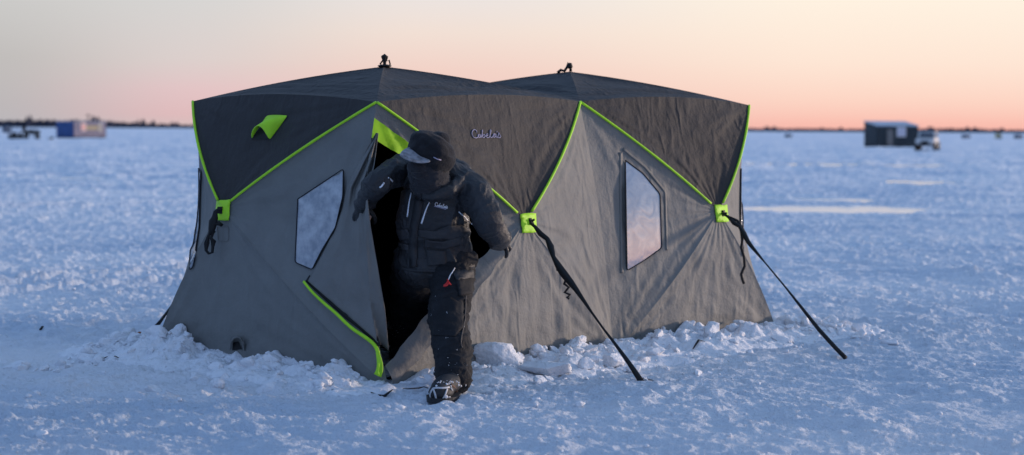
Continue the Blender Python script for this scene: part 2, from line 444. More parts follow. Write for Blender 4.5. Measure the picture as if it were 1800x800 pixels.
# windows
def window(poly, frame_side, glass, w=.014, bv=BV, off=.007, px_seed=3.3, side=False):
    vs, fs = patch(bv, poly, off, 7)
    if side:
        o = mesh_obj('window', vs, fs, glass, tent); mb = MB(); strip(bv, poly+[poly[0]], w, mb, off=off+.006, th=.006); mb.build('window_frame', M['frame'], o); return o
    A_ = np.array([tuple(v) for v in vs]); ctr = A_.mean(0); nn = Vector(np.linalg.svd(A_-ctr)[2][2]); ctr = Vector(ctr)
    if nn.y > 0: nn = -nn
    dv = [(v-ctr).dot(nn) for v in vs]; hi = sorted(dv)[int(len(dv)*.93)]
    e1 = nn.cross(Vector((0,0,1))).normalized(); e2 = e1.cross(nn).normalized(); c0_ = ctr+nn*(hi+.016); gv = []; K_ = 17
    for a in range(K_):
        for b_ in range(K_):
            u_ = (a/(K_-1)-.5)*1.2; w_ = (b_/(K_-1)-.5)*1.2
            gv.append(c0_+e1*u_+e2*w_-nn*(.16*w_*w_+.05*u_*u_)+nn*.003*noise.noise(Vector((u_*5,w_*5,px_seed))))
    bv = BVHTree.FromPolygons(gv, grid_faces(K_,K_)); off = 0      # the film is stiffer than the cloth
    vs, fs = patch(bv, poly, 0, 7)
    o = mesh_obj('window', vs, fs, glass, tent)
    mb = MB(); strip(bv, poly+[poly[0]], w, mb, off=off+.006, th=.006); mb.build('window_frame', M['frame'], o)
    return o
window([(524,350),(604,297),(603,345),(590,400),(566,440),(549,474),(519,461)], None, M['window'], w=.0045, bv=BV1)
window([(1099,282),(1130,305),(1160,341),(1163,436),(1132,458),(1102,476)], None, M['glossy'], w=.005)
window([(348,296),(355,300),(352,400),(341,470),(334,474)], None, M['window'], w=.008, side=True)
window([(1301,296),(1305,300),(1304,440),(1307,452),(1300,400)], None, M['glossy'], w=.007, side=True)
# window surround seam on the right wall
mb = MB(); strip(BV, [(1091,268),(1093,480)], .03, mb, off=.004); strip(BV, [(1095,262),(1134,294),(1169,337),(1172,440)], .022, mb, off=.004); mb.build('window_surround', M['grey2'], tent)
# seam across the lower wall, cloth reinforcement squares
mb = MB(); strip(BV, [(382,398),(402,398),(402,424),(384,424),(382,398)], .006, mb, off=.004)
mb.build('reinforcement_patch', M['flapin'], tent)
# hem trim along the foot of the left wall
mb = MB(); mb.tube([S1('lower',i/40,.995)+n1*.012+Vector((0,0,.012)) for i in range(41)], .008, 6); mb.build('hem_trim', M['lime'], tent)
# door flap, folded out over the left wall
Lp = [(662,234),(642,266),(610,325),(602,365),(588,405),(566,448),(541,494)]
Rp = [(664,234),(657,290),(646,345),(652,400),(664,470),(677,545),(684,618)]
def poly_at(pl, v):
    x = v*(len(pl)-1); i = min(int(x), len(pl)-2); f = x-i
    return (pl[i][0]*(1-f)+pl[i+1][0]*f, pl[i][1]*(1-f)+pl[i+1][1]*f)
nu, nv = 46, 90; vs = []
for i in range(nu):
    u = i/(nu-1)
    for j in range(nv):
        v = j/(nv-1); a = poly_at(Lp,v); b = poly_at(Rp,v); x = a[0]*(1-u)+b[0]*u; y = a[1]*(1-u)+b[1]*u
        hit = BV1.ray_cast(O, ray(x,y)); d = ray(x,y)
        Yw = hit[0].y if hit[0] is not None else base_N.y+.2
        edge_l = min(1,u*6)
        hand = math.exp(-((x-640)/30)**2-((y-372)/50)**2)
        fold = .03*math.sin(u*16+2.2*math.sin(v*3))*math.exp(-((v-.28)/.22)**2)*edge_l + .014*fbm(Vector((u*5,v*3.5,2)),3)
        fold += .03*math.sin(u*8+1)*math.exp(-v*5)*edge_l
        Yv = Yw-.040-.06*edge_l*math.sin(v*math.pi)**.7-.13*hand*u+fold
        vs.append(P(x,y,min(Yv,Yw-.012)))
fs = grid_faces(nu,nv,flip=True)
flap = mesh_obj('door_flap', vs, fs, M['flapin'], tent); md = flap.modifiers.new('t','SOLIDIFY'); md.thickness = .005
BVF = BVHTree.FromPolygons(vs, fs)
mb = MB(); strip(BV1, [(544,490),(556,503),(600,543),(640,575),(680,607)], .026, mb, off=.022, th=.004, ws=(.05,.05), sm=14); mb.build('flap_black_strip', M['black'], flap)  # black strip along the lower edge of the folded flap
mb = MB(); strip(BV1, [(539,496),(548,508),(575,534),(612,570),(645,593),(668,607),(681,620)], .016, mb, off=.034, th=.006, ws=(.016,.024), sm=14)
strip(BV1, [(681,617),(683,630),(677,645),(669,662)], .03, mb, off=.04, th=.006, ws=(.022,.055), sm=4)
strip(BV1, [(682,640),(679,652),(680,664)], .01, mb, off=.06, th=.005); mb.build('door_trim', M['lime'], flap)
mb = MB(); strip(BVF, [(670,232),(669,245),(667,243)], .02, mb, off=.03); mb.build('zip_pull', M['lime'], flap)
# roll-edge along the opening's right rim
# lime vent hood on the dark panel
arch = [((442,246),.012),((441,236),.05),((444,228),.09),((451,221),.12),((460,223),.12),((467,234),.07),((474,247),.012)]
apex = [(471,204),(478,203),(484,203),(490,203),(497,203),(503,203),(508,203)]
vs = []; nr = 9
AP = []
for (a,offv),b in zip(arch,apex):
    p,nn = cast(BV,*a); q,n2_ = cast(BV,*b); AP.append((P(a[0],a[1],p.y-offv), q+n2_*.008))
for k in range(nr):
    t = k/(nr-1)
    for i,(p,q) in enumerate(AP):
        e = math.sin(math.pi*i/6); vs.append(p.lerp(q,t)+Vector((0,-.035*math.sin(math.pi*t)*e,0)))
fs = grid_faces(nr,7); hood = mesh_obj('vent_hood', vs, fs, M['lime'], tent); md = hood.modifiers.new('t','SOLIDIFY'); md.thickness = .006; md2 = hood.modifiers.new('s','SUBSURF'); md2.levels = 1; md2.render_levels = 2
vs, fs = patch(BV, [(443,246),(447,232),(458,224),(470,232),(473,245)], .006); mesh_obj('vent_mesh', vs, fs, M['black'], hood)
# small grey hood near the foot of the left wall
arch = [((405,616),.01),((407,602),.06),((412,595),.08),((420,594),.08),((427,602),.06),((430,617),.01)]
apex = [(408,594),(411,593),(414,592),(418,592),(422,593),(426,595)]
vs = []
for k in range(6):
    t = k/5
    for (a,offv),b in zip(arch,apex):
        p,nn = cast(BV,*a); q,q2 = cast(BV,*b); vs.append(P(a[0],a[1],p.y-offv).lerp(q+q2*.006,t))
lh = mesh_obj('vent_hood', vs, grid_faces(6,6), M['flapin'], tent); lh['label'] = 'small grey hood near the foot of the left wall'; md = lh.modifiers.new('t','SOLIDIFY'); md.thickness = .005
vs, fs = patch(BV, [(409,616),(411,602),(420,600),(427,614)], .005); mesh_obj('vent_mesh', vs, fs, M['black'], lh)
# roof hub caps with loops
for (px,py,Yc,tilt) in ((676,100,roof1.y,0),(1000,117,roof2.y,1)):
    mb = MB(); c = P(px,py+12,Yc); s_ = Yc/F
    if not tilt:
        mb.limb([c+Vector((0,0,-.02)), P(px,py+7,Yc), P(px,py-1,Yc)], [.010,.013,.019], n=8)
        mb.tube([P(px-8,py+13,Yc),P(px-3,py+6,Yc),P(px-5,py-1,Yc),P(px,py-4,Yc),P(px+5,py,Yc),P(px+3,py+8,Yc),P(px+8,py+6,Yc),P(px+10,py+14,Yc)], .006, 6)
    else:
        mb.tube([P(px-20,py+11,Yc),P(px-14,py+6,Yc),P(px-8,py+8,Yc),P(px-3,py+1,Yc),P(px-1,py-6,Yc),P(px+3,py-2,Yc),P(px+3,py+9,Yc)], .011, 6)
        mb.limb([P(px+1,py-4,Yc),P(px+2,py+1,Yc)], [.02,.022], n=8)
    mb.ell(P(px,py+16,Yc), (.05,.05,.012)); mb.build('roof_hub_cap', M['black'], tent)
# lettering
def px_logo(scale, ox, oy, strokes, bv, r, mt, parent, rot=0):
    mb = MB()
    for st in strokes:
        pts = []
        pl = dense([(x,y) for x,y in st], 18)
        for x,y in pl:
            X = (x-430)/scale; Y_ = (y-480)/scale; c_,s_ = math.cos(rot), math.sin(rot)
            p,nn = cast(bv, ox+X*c_-Y_*s_, oy+X*s_+Y_*c_); pts.append(p+nn*.005)
        mb.tube(pts, r, 5)
    return mb.build('lettering', mt, parent)
LOGO = [[(555,350),(545,300),(500,272),(450,300),(430,370),(445,430),(480,480),(540,498),(590,470),(625,405),(600,405),(588,440),(605,482),(645,475),(662,405),(662,480),(690,470),(705,330),(712,280),(700,300),(700,420),(712,482),(755,482),(778,440),(752,402),(715,430)],
        [(775,440),(800,450),(850,420),(845,382),(812,392),(802,440),(825,485),(880,482),(905,430),(935,300),(928,275),(908,300),(905,420),(925,485),(965,470),(1045,388),(1005,385),(985,430),(1005,478),(1045,462),(1062,390),(1068,470),(1100,478),(1128,410),(1135,350),(1160,400),(1190,450),(1172,484),(1110,478)],
        [(1090,315),(1084,345)]]
lg = px_logo(15, 828.5, 242, LOGO, BV, .0034, M['logo'], tent)
# black floor sheet, added to keep the inside dark over the snow
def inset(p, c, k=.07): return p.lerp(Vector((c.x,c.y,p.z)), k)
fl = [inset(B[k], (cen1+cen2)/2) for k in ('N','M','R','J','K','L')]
mesh_obj('added_floor_sheet', [v+Vector((0,0,.03)) for v in fl]+[v+Vector((0,0,.012)) for v in fl], [(0,1,2,3,4,5),(11,10,9,8,7,6)]+[(i,i+6,(i+1)%6+6,(i+1)%6) for i in range(6)], M['interior'], tent, smooth=False)

# ------------------------------------------------------------------ guy lines
def guy(name, label, pts, rs, extra, stake, flat=None):
    g = empty(name, G(*stake), label, 'guy line', 'guy lines of the shelter')
    mb = MB(); mb.tube(pts, rs, 6, flat=flat, up=(0,1,0)); st = mb.build('strap', M['black'], g)
    if extra:
        mb = MB()
        for e in extra: mb.tube(e, .011, 5, flat=(.3,1), up=(0,1,0))
        mb.build('loose_strap_end', M['black'], g)
    s0 = G(*stake); mb = MB(); mb.tube([s0+Vector((-.02,0,.03)), s0+Vector((.05,-.06,.03)), s0+Vector((.11,-.13,.0))], .006, 6); mb.tube([s0+Vector((-.02,0,.03)),s0+Vector((.02,0,.03))],.008,6)
    mb.build('stake', M['metal'], g)
    return g
def lerpY(px, Y0, Y1):
    ys = [p[1] for p in px]; return [P(x,y,Y0+(Y1-Y0)*(y-ys[0])/(ys[-1]-ys[0])) for x,y in px]
e = G(1130,674,.03)
h2 = cast(BV,930,392)[0].y-.05
guy('guy_line','black webbing strap with twisted loose end running from the middle hub to the snow',
    lerpY([(931,392),(940,398),(950,411),(962,420),(968,434),(973,452),(982,468),(990,480),(1001,494),(1012,508),(1023,524),(1040,549),(1060,577),(1080,603),(1100,630),(1115,652),(1128,672)], h2, e.y),
    [.008,.013,.021,.018,.026,.016,.026,.030,.027,.020,.015,.009,.008,.011,.015,.019,.022],
    [lerpY([(978,462),(980,474),(990,479),(994,482)],h2-.08,h2-.12), lerpY([(996,490),(992,499),(1000,505),(993,514),(1002,518),(997,523),(1001,525)],h2-.15,h2-.17)], (1130,674), flat=(.4,1))
e = G(1486,630,.03); h3 = cast(BV,1268,376)[0].y-.05
guy('guy_line','thin black guy line and dangling strap from the rightmost hub to the snow',
    lerpY([(1269,375),(1280,381),(1290,392),(1300,398),(1308,412),(1315,425),(1321,433),(1345,462),(1380,504),(1410,542),(1440,580),(1470,613),(1486,629)], h3, e.y),
    [.008,.012,.018,.014,.022,.018,.016,.006,.007,.012,.016,.017,.018],
    [lerpY([(1303,402),(1306,416),(1303,435),(1308,452),(1309,468),(1303,482),(1305,491),(1308,499)],h3-.1,h3-.13), lerpY([(1282,382),(1296,388),(1304,400),(1311,412)],h3-.06,h3-.1)], (1486,630))
e = G(264,588,.03)
guy('guy_line','short black guy line going down behind the left end of the shelter',
    lerpY([(312,522),(298,543),(282,565),(265,586)], e.y+.35, e.y), [.006,.010,.014,.022], None, (264,588))
# bundle hanging at the left hub
bd = empty('rope_bundle', P(372,440,12.7), 'coiled black strap bundle hanging from the left hub of the shelter', 'strap')
Yb = hub1.y-.10
mb = MB(); mb.tube([P(x,y,Yb) for x,y in ((391,370),(383,368),(379,372),(378,382),(375,390),(373,400),(370,411))], [.006,.010,.014,.022,.030,.026,.016], 7, flat=(.5,1), up=(0,1,0))
mb.tube([P(x,y,Yb) for x,y in ((376,392),(386,394),(391,397),(383,390))], .012, 6); mb.build('strap', M['black'], bd)
mb = MB()
for k,(dx) in enumerate((0,2.5,-2)):
    mb.tube([P(x+dx*.4,y,Yb+.008*k) for x,y in ((372,405),(366,415),(363+dx,428),(362,440),(367,446),(373,444),(374,434),(375+dx,424),(371,419),(374,410),(377,406))], .0075, 6, flat=(.5,1), up=(0,1,0))
mb.build('strap_loop', M['black'], bd)

# ------------------------------------------------------------------ person
ped = empty('person', G(785,706), 'person in black winter suit, dark beanie and grey-billed cap stepping out of the shelter door', 'person')
def ringfold(c, a=.006, f=9, st=1):
    q = Vector((c.x*f*.8, c.y*f*.6, c.z*f*st)); return a*(noise.noise(q)+.5*noise.noise(q*2.3+Vector((5,1,2))))
def folds(amp, f, aniso):
    def d(c, nn):
        q = Vector((c.x*aniso[0], c.y*aniso[1], c.z*aniso[2]))*f
        q += Vector((noise.noise(q*.7), noise.noise(q*.7+Vector((9,0,0))), 0))*.6
        r = 1-abs(noise.noise(q))*2.4; r2 = 1-abs(noise.noise(q*2.3+Vector((3,3,3))))*2.6
        return amp*(max(r,0)**2-.35) + amp*.55*(max(r2,0)**2-.3)
    return d
# head direction: looking down to the viewer's left
YH = 11.62
face = Vector((-.78,-.52,-.34)).normalized(); upv = Vector((.40,.10,.9)); upv = (upv-face*upv.dot(face)).normalized(); side = face.cross(upv)
Rh = Matrix((face, side, upv)).transposed()      # local x = face, y = side, z = up
hc = P(754,280,YH)
# joints
shR, elR, wrR, haR = P(706,300,11.86), P(664,322,11.66), P(640,358,11.84), P(634,376,11.92)
shL, elL, wrL, haL = P(826,334,11.80), P(860,392,11.70), P(879,422,11.92), P(884,429,11.97)
hem, waist, chest, yoke = P(767,470,11.93), P(765,425,11.93), P(762,372,11.86), P(766,325,11.85)
hipL, knL, shinL, anL = P(795,478,11.93), P(788,565,11.58), P(796,622,11.38), P(799,672,11.26)
hipR, knR, anR = P(727,474,12.10), P(720,555,12.62), P(714,600,13.05)
# body under the clothes, one skin
b = MB()
b.limb([hem,waist,chest,yoke],[.15,.14,.15,.12], flat=(1,.75), up=(1,0,0)); b.limb([yoke, P(758,300,11.72), hc],[.07,.06,.06])
b.ell(hc, (.10,.078,.12), Rh); b.ell(hc+Rh@Vector((.09,0,-.03)), (.03,.014,.022), Rh)
b.ell(hc+Rh@Vector((.05,0,-.09)), (.05,.045,.035), Rh)
for s_ in (1,-1): b.ell(hc+Rh@Vector((.0,.08*s_,-.01)), (.018,.01,.03), Rh); b.ell(hc+Rh@Vector((.088,.032*s_,.01)), (.012,.014,.010), Rh)
b.limb([yoke,shR,elR,wrR,haR],[.06,.06,.05,.035,.036]); b.limb([yoke,shL,elL,wrL,haL],[.06,.06,.05,.035,.036])
b.limb([hem,hipL,knL,shinL,anL,P(792,688,11.24)],[.10,.09,.07,.06,.05,.035]); b.limb([hem,hipR,knR,anR],[.10,.09,.07,.045])
body, _ = remesh(b, 'body', M['skin'], ped, .014, 2)
# trousers
b = MB()
b.limb([P(797,455,11.95),hipL,P(793,520,11.72),knL,shinL,P(797,672,11.24)],[.15,.145,.132,.122,.116,.112], wr=.03, wf=34, seed=1, n=18, sub=10)
b.limb([P(732,455,12.0),hipR,P(724,515,12.38),knR,P(717,582,12.85),P(714,604,13.05)],[.15,.14,.135,.13,.115,.11], wr=.04, wf=30, seed=2, n=18, sub=10)
b.limb([P(765,452,11.97),P(765,480,11.97)],[.19,.15])
b.limb([P(785,545,11.62),P(787,585,11.54)],[.085,.08], n=14)          # knee pad
tr, BT = remesh(b, 'trousers', M['suit2'], ped, .0095, 2, folds(.013,5.5,(1,1,2.2)))
# jacket: hem to yoke, sleeves, collar
b = MB()
b.limb([hem+Vector((0,0,-.0)), P(766,440,11.93), waist, P(762,395,11.88), chest, P(764,345,11.85), yoke],
       [.242,.232,.225,.228,.225,.205,.165], flat=(1,.66), up=(1,0,0), n=28, sub=8)
b.limb([P(738,318,11.84),shR,P(684,308,11.74),elR,P(650,343,11.76),wrR,P(637,366,11.87)],[.095,.092,.086,.080,.072,.062,.056], wr=.05, wf=42, seed=3, n=18, sub=8)
b.limb([P(790,326,11.84),shL,P(846,362,11.73),elL,P(874,413,11.80),wrL],[.11,.108,.100,.092,.082,.070], wr=.045, wf=40, seed=0, n=18, sub=8)
# shoulders slope to neck and the folded hood
b.limb([P(712,296,11.86),P(742,300,11.86),P(790,312,11.84),P(826,330,11.82)],[.08,.095,.11,.095])
b.limb([P(734,330,11.66),P(752,345,11.62),P(776,342,11.62),P(798,330,11.68),P(810,312,11.82),P(800,292,11.96),P(768,286,12.0),P(735,292,11.96),P(718,300,11.82)],[.034,.036,.042,.048,.055,.05,.05,.045,.04], n=12)
b.limb([P(800,318,11.76),P(815,318,11.84),P(806,296,11.94)],[.05,.075,.06])
jk, BJ = remesh(b, 'jacket', M['suit'], ped, .0085, 1, folds(.012,5.0,(1.1,1,1.1)))
# jacket details lying on the cloth
mb = MB()
for pth in ([(723,339),(720,352),(716,381)],[(755,355),(749,368),(741,393)],[(806,372),(816,381),(828,394)],[(682,312),(686,315),(690,319)]):
    mb = MB(); strip(BJ, pth, .0095, mb, off=.004, ws=(.006,.010)); mb.build('reflective_piping', M['reflect'], jk)
mb = MB(); strip(BJ, [(675,321),(671,328),(667,330)], .010, mb, off=.004); mb.build('reflective_piping', M['reflect'], jk)
px_logo(33, 764, 361, LOGO, BJ, .0022, M['reflect'], jk, rot=R(14))
mb = MB(); strip(BJ, [(763,362.5),(772,364.5),(784,368)], .006, mb, off=.004); mb.build('logo_underline', M['logo'], jk)
def onj(name, poly, m, off=.008, bv=None, par=None):
    vs, fs = patch(bv or BJ, poly, off, 6); o = mesh_obj(name, vs, fs, m, par or jk); md = o.modifiers.new('t','SOLIDIFY'); md.thickness = .006; md.offset = 0; return o
mb = MB(); strip(BJ, [(738,338),(734,370),(728,400),(726,430),(727,470)], .055, mb, off=.008, th=.008); mb.build('storm_flap', M['suit'], jk)
onj('pocket_flap', [(748,421),(778,424),(812,415),(813,428),(780,438),(746,434)], M['panel'], .007)
onj('pocket_flap', [(697,424),(720,430),(720,441),(697,436)], M['panel'], .007)
onj('pocket', [(750,438),(783,441),(785,466),(752,468)], M['suit'], .005)
onj('chest_panel', [(736,403),(762,406),(790,401),(788,396),(812,396),(828,404),(828,412),(795,421),(760,420),(738,416)], M['panel'], .005)
onj('side_panel', [(695,405),(716,402),(722,412),(722,420),(697,422)], M['panel'], .005)
for pth in ([(785,408),(793,416),(796,428)],[(744,418),(746,440),(754,466)]):
    mb = MB(); strip(BJ, pth, .005, mb, off=.005); mb.build('seam', M['panel'], jk)
mb = MB(); strip(BJ, [(698,470),(730,476),(768,478),(800,475),(833,468)], .022, mb, off=.004, th=.012); mb.build('hem_band', M['suit'], jk)
# trousers details
onj('cargo_pocket', [(800,487),(826,485),(829,516),(806,521)], M['suit2'], .010, BT, tr)
onj('pocket_flap', [(796,480),(828,477),(829,490),(802,494)], M['panel'], .016, BT, tr)
onj('knee_patch', [(757,530),(790,522),(812,534),(814,575),(800,592),(762,590)], M['suit2'], .003, BT, tr)
mb = MB(); strip(BT, [(818,520),(817,560),(812,585),(809,600),(812,612)], .008, mb, off=.006); mb.build('zip', M['panel'], tr)
mb = MB(); random.seed(3)
for cx,cy,sx,sy,k in ((765,554,4,4,14),(780,552,3,3,10),(699,578,9,8,22),(790,568,20,28,16),(800,646,16,8,14)):
    for _ in range(k):
        x,y = random.gauss(cx,sx), random.gauss(cy,sy); h = BT.ray_cast(O, ray(x,y))
        if h[0] is None: continue
        mb.ell(h[0]+h[1]*.002*(1 if h[1].dot(ray(x,y))<0 else -1), random.uniform(.0010,.0030), nu=5, nv=4)
o = mb.build('snow_flecks', M['snowm'], tr); o['kind'] = 'stuff'
# gaiter, cap bill, beanie
ga = Vector((.05,.1,1)).normalized()
b = MB(); b.limb([P(756,322,11.70),P(753,306,11.66),P(752,292,11.63),P(756,272,YH)],[.125,.122,.118,.105], n=24, wr=.035, wf=95, sub=10)
b.ell(P(735,294,11.55), (.066,.066,.05)); b.ell(P(742,306,11.58), (.07,.07,.035))
gt, BG = remesh(b, 'neck_gaiter', M['gaiter'], ped, .006, 1, folds(.006,9,(1,1,4)))
ax = (P(776,244,YH)-P(753,276,YH)).normalized()
b = MB(); c0 = P(751,277,YH+.01)
prof = [(-.03,.128),(.0,.142),(.04,.148),(.08,.143),(.115,.122),(.14,.088),(.152,.04)]
b.tube([c0+ax*z for z,r in prof], [r for z,r in prof], 28, flat=(1,1))
b.ell(P(771,248,YH+.02), (.07,.08,.055)); b.ell(P(746,243,YH), (.085,.09,.05)); b.ell(P(778,281,YH+.03), (.08,.10,.075))
def bean(c,nn): 
    q = c-c0; z = q.dot(ax); r = (q-ax*z); a = math.atan2(r.dot(ax.cross(Vector((0,1,0))).normalized()), r.y)
    return 0*a + .008*noise.noise(c*13)+ .006*(1-abs(noise.noise(Vector((c.x*8,c.y*8,c.z*16))))*2)
bn, BB = remesh(b, 'beanie', M['knit'], ped, .006, 1, bean)
mb = MB(); strip(BB, [(762,276),(768,280),(775,281)], .006, mb, off=.005); mb.build('stitched_mark', M['logo'], bn)
# bill: curved plate
bl = [(704,267),(711,261),(721,256),(733,259),(746,268),(757,279)]; fr = [(703,270),(708,276),(718,281),(731,285),(744,286),(757,283)]
dep = [(-.15,-.15),(-.10,-.155),(-.04,-.15),(-.03,-.14),(-.05,-.12),(-.09,-.10)]
vs = []
for k in range(7):
    t = k/6
    for (a,c_),(d0,d1) in zip(zip(bl,fr),dep):
        x = a[0]+(c_[0]-a[0])*t; y = a[1]+(c_[1]-a[1])*t; vs.append(P(x,y,YH+(d0*.8)*(1-t)+(d1-.06)*t-.02*math.sin(math.pi*t)))
bill = mesh_obj('cap_bill', vs, grid_faces(7,6), M['brim'], ped); md = bill.modifiers.new('t','SOLIDIFY'); md.thickness = .012; md.offset=-1; md = bill.modifiers.new('s','SUBSURF'); md.levels=1; md.render_levels = 2
# gloved hands: palm, four fingers curled round the cloth edge, thumb
def hand(c, d, back, sgn, name, m, curl=1.0, s=1.0):
    """c wrist, d direction of the fingers, back = outward normal of the back of the hand"""
    d = d.normalized(); back = (back-d*back.dot(d)).normalized(); sd = d.cross(back)*sgn
    b = MB(); Rm = Matrix((d, sd, back)).transposed()
    b.ell(c+d*.045*s, (.056*s,.045*s,.022*s), Rm); b.limb([c-d*.04*s, c+d*.02*s],[.038*s,.032*s])
    for i,L in enumerate((.070,.080,.076,.062)):
        off = sd*(-.036+.024*i)*s; k0 = c+d*.085*s+off; a0 = .35*curl
        pts = [c+d*.05*s+off*.8, k0]; ang = a0; p = k0
        for seg in (.42,.32,.26):
            p = p+(d*math.cos(ang)-back*math.sin(ang))*L*seg*s; pts.append(p); ang += .75*curl
        b.limb(pts,[.013*s,.0125*s,.012*s,.011*s,.0095*s], n=8, sub=3)
    t0 = c+d*.02*s-sd*.032*s
    b.limb([t0, t0+(d*.5-sd*.8-back*.3)*.035*s, t0+(d*1.2-sd*.9-back*.9)*.045*s, t0+(d*1.7-sd*.6-back*1.3)*.05*s],[.018*s,.015*s,.0135*s,.011*s], n=8, sub=3)
    return remesh(b, name, m, ped, .0042, 1, folds(.0015,25,(1,1,1)))[0]
hand(P(639,358,11.84), Vector((-.25,.25,-.9)), Vector((-.35,-.9,.1)), 1, 'glove', M['suit'], 1.1, 1.12)
hand(P(880,422,11.93), Vector((.50,.80,-.30)), Vector((.35,-.6,.7)), -1, 'glove', M['suit'], 1.9, .95)
mb = MB(); mb.limb([P(649,376,11.84),P(651,380,11.84),P(649,386,11.85)],[.009,.010,.008], n=8); mb.build('bare_fingertip', M['skin'], ped)
# boot
def boot(c, yaw, name, parent):
    Rz = Matrix.Rotation(yaw,3,'Z')
    def L(x,y,z): return c+Rz@Vector((x*1.32,y*1.08,z*1.15))
    b = MB()     # toe points to -y
    b.limb([L(0,.09,.07),L(0,-.02,.075),L(0,-.10,.066),L(0,-.165,.055)],[.056,.064,.066,.052], n=16, flat=(1.0,1.0))
    b.limb([L(0,.08,.08),L(0,.115,.065),L(0,.14,.075)],[.058,.05,.045], n=16)
    b.ell(L(0,-.11,.052),(.072,.10,.050),Rz)
    o,bv = remesh(b, name, M['boot'], parent, .007, 2, folds(.002,14,(1,1,1)))
    s_ = MB(); out = []
    for i in range(28):
        a = 2*math.pi*i/28; rx = .068+.008*math.cos(a-.0)*0; yy = math.sin(a)*.155-.04; w = .074 if math.sin(a)<0 else .062
        out.append((math.cos(a)*w, yy))
    vs = [L(x,y,.002) for x,y in out]+[L(x*1.03,y,.03) for x,y in out]; n_=28
    s_.add(vs, [tuple(range(n_-1,-1,-1)), tuple(range(n_,2*n_))]+[(i,(i+1)%n_,(i+1)%n_+n_,i+n_) for i in range(n_)]); s_.build('sole', M['boot'], o, smooth=False)
    return o, bv, L
bo, BBo, L_ = boot(G(784,715)+Vector((0,.13,.024)), R(-14), 'boot', ped)
mb = MB()
for st in ([(762,683),(770,682),(780,683),(789,681)], [(762,683),(766,694),(768,706)], [(785,684),(782,695),(774,706)], [(768,706),(774,706)], [(762,683),(756,694),(756,704)], [(791,682),(798,692),(797,702)]):
    strip(BBo, st, .010, mb, off=.007)
mb.build('laces', M['lace'], bo)
mb = MB(); strip(BBo, [(792,677),(802,682),(809,690),(812,699)], .012, mb, off=.006, th=.006); mb.build('leather_side', M['tan'], bo)
mb = MB(); random.seed(5)
for cx,cy,k,sx,sy,rr in ((790,701,16,5,3,.013),(804,706,14,5,2,.012),(768,711,18,9,1.5,.006),(800,675,18,9,3,.008),(782,671,8,8,2,.006)):
    for _ in range(k):
        x,y = random.gauss(cx,sx), random.gauss(cy,sy); h = BBo.ray_cast(O, ray(x,y))
        if h[0] is None: h = BT.ray_cast(O, ray(x,y))
        if h[0] is None: continue
        mb.ell(h[0], [random.uniform(.4,1)*rr for _ in range(3)], nu=7, nv=5)
o = mb.build('snow_clump', M['snowm'], bo); o['kind'] = 'stuff'
boot(Vector((P(713,604,13.05).x, 13.05, .035)), R(-10), 'boot', ped)
# red clip on a cord
cl = empty('red_clip', cast(BT,790,492)[0], 'small red clip hanging on a white cord at the thigh of the black trousers', 'clip')
mb = MB(); strip(BT, [(797,478),(794,487),(791,497)], .006, mb, off=.03); mb.build('cord', M['reflect'], cl)
mb = MB(); strip(BT, [(790,497),(792,502),(796,505),(793,508),(789,503)], .008, mb, off=.036, th=.008); strip(BT, [(791,498),(787,506),(781,508),(781,512),(786,510),(792,503)], .008, mb, off=.036, th=.008); mb.build('clip_body', M['red'], cl)

# ------------------------------------------------------------------ numpy noise
rng = np.random.RandomState(4); PT = rng.randint(0, 2**31-1, 4096)
def hsh(i, j, s=0):
    return (PT[(i.astype(np.int64)*73 + PT[(j.astype(np.int64)+s*131)&4095])&4095] & 0xffffff)/float(0xffffff)
def pnoise(x, y, s=0):
    xi = np.floor(x); yi = np.floor(y); fx = x-xi; fy = y-yi; u = fx*fx*fx*(fx*(fx*6-15)+10); v = fy*fy*fy*(fy*(fy*6-15)+10)
    def g(i,j,dx,dy):
        a = hsh(i,j,s)*2*np.pi; return np.cos(a)*dx+np.sin(a)*dy
    a = g(xi,yi,fx,fy); b = g(xi+1,yi,fx-1,fy); c = g(xi,yi+1,fx,fy-1); d = g(xi+1,yi+1,fx-1,fy-1)
    return (a*(1-u)+b*u)*(1-v)+(c*(1-u)+d*u)*v*1.0
def nfbm(x, y, o=4, s=0, g=.5):
    r = 0; a = 1
    for k in range(o): r = r+a*pnoise(x*2**k, y*2**k, s+k); a *= g
    return r
def worley(x, y, s=0):
    xi = np.floor(x); yi = np.floor(y); best = np.full(x.shape, 9.); best2 = np.full(x.shape, 9.); val = np.zeros(x.shape)
    for dx in (-1,0,1):
        for dy in (-1,0,1):
            cx = xi+dx; cy = yi+dy; px = cx+hsh(cx,cy,s+11); py = cy+hsh(cx,cy,s+12); d = np.hypot(px-x,py-y)
            nb = d < best; best2 = np.where(nb, best, np.minimum(best2,d)); val = np.where(nb, hsh(cx,cy,s+13), val); best = np.where(nb,d,best)
    return best, best2, val
ICE = [(1480,367,175,6.5),(1362,350,22,4.5),(1460,352,95,4.0),(1618,321,72,3.8),(1450,290,240,2.2),(120,314,60,1.6),(1520,436,110,2.0)]
def ice_mask(x, y):
    m = np.zeros(x.shape)
    for (px,py,w,h) in ICE:
        c = G(px,py); a = G(px,py+h); b = G(px,py-h); ly = (b.y-a.y)/2; lx = w*c.y/F
        sl = .055*0
        d = ((x-c.x)/lx)**2+((y-c.y-(x-c.x)*sl)/ly)**2 + .9*nfbm(x*1.1,y*.35,4,40)
        m = np.maximum(m, np.clip((1.05-d)*3,0,1))
    return m
TRK = [(G(-900,560),G(420,478),.13,.05),(G(-600,300),G(700,318),.4,.10),(G(1250,470),G(2400,500),.12,.03),(G(1150,300),G(2300,270),.6,.12),(G(-500,385),G(600,350),.3,.07)]
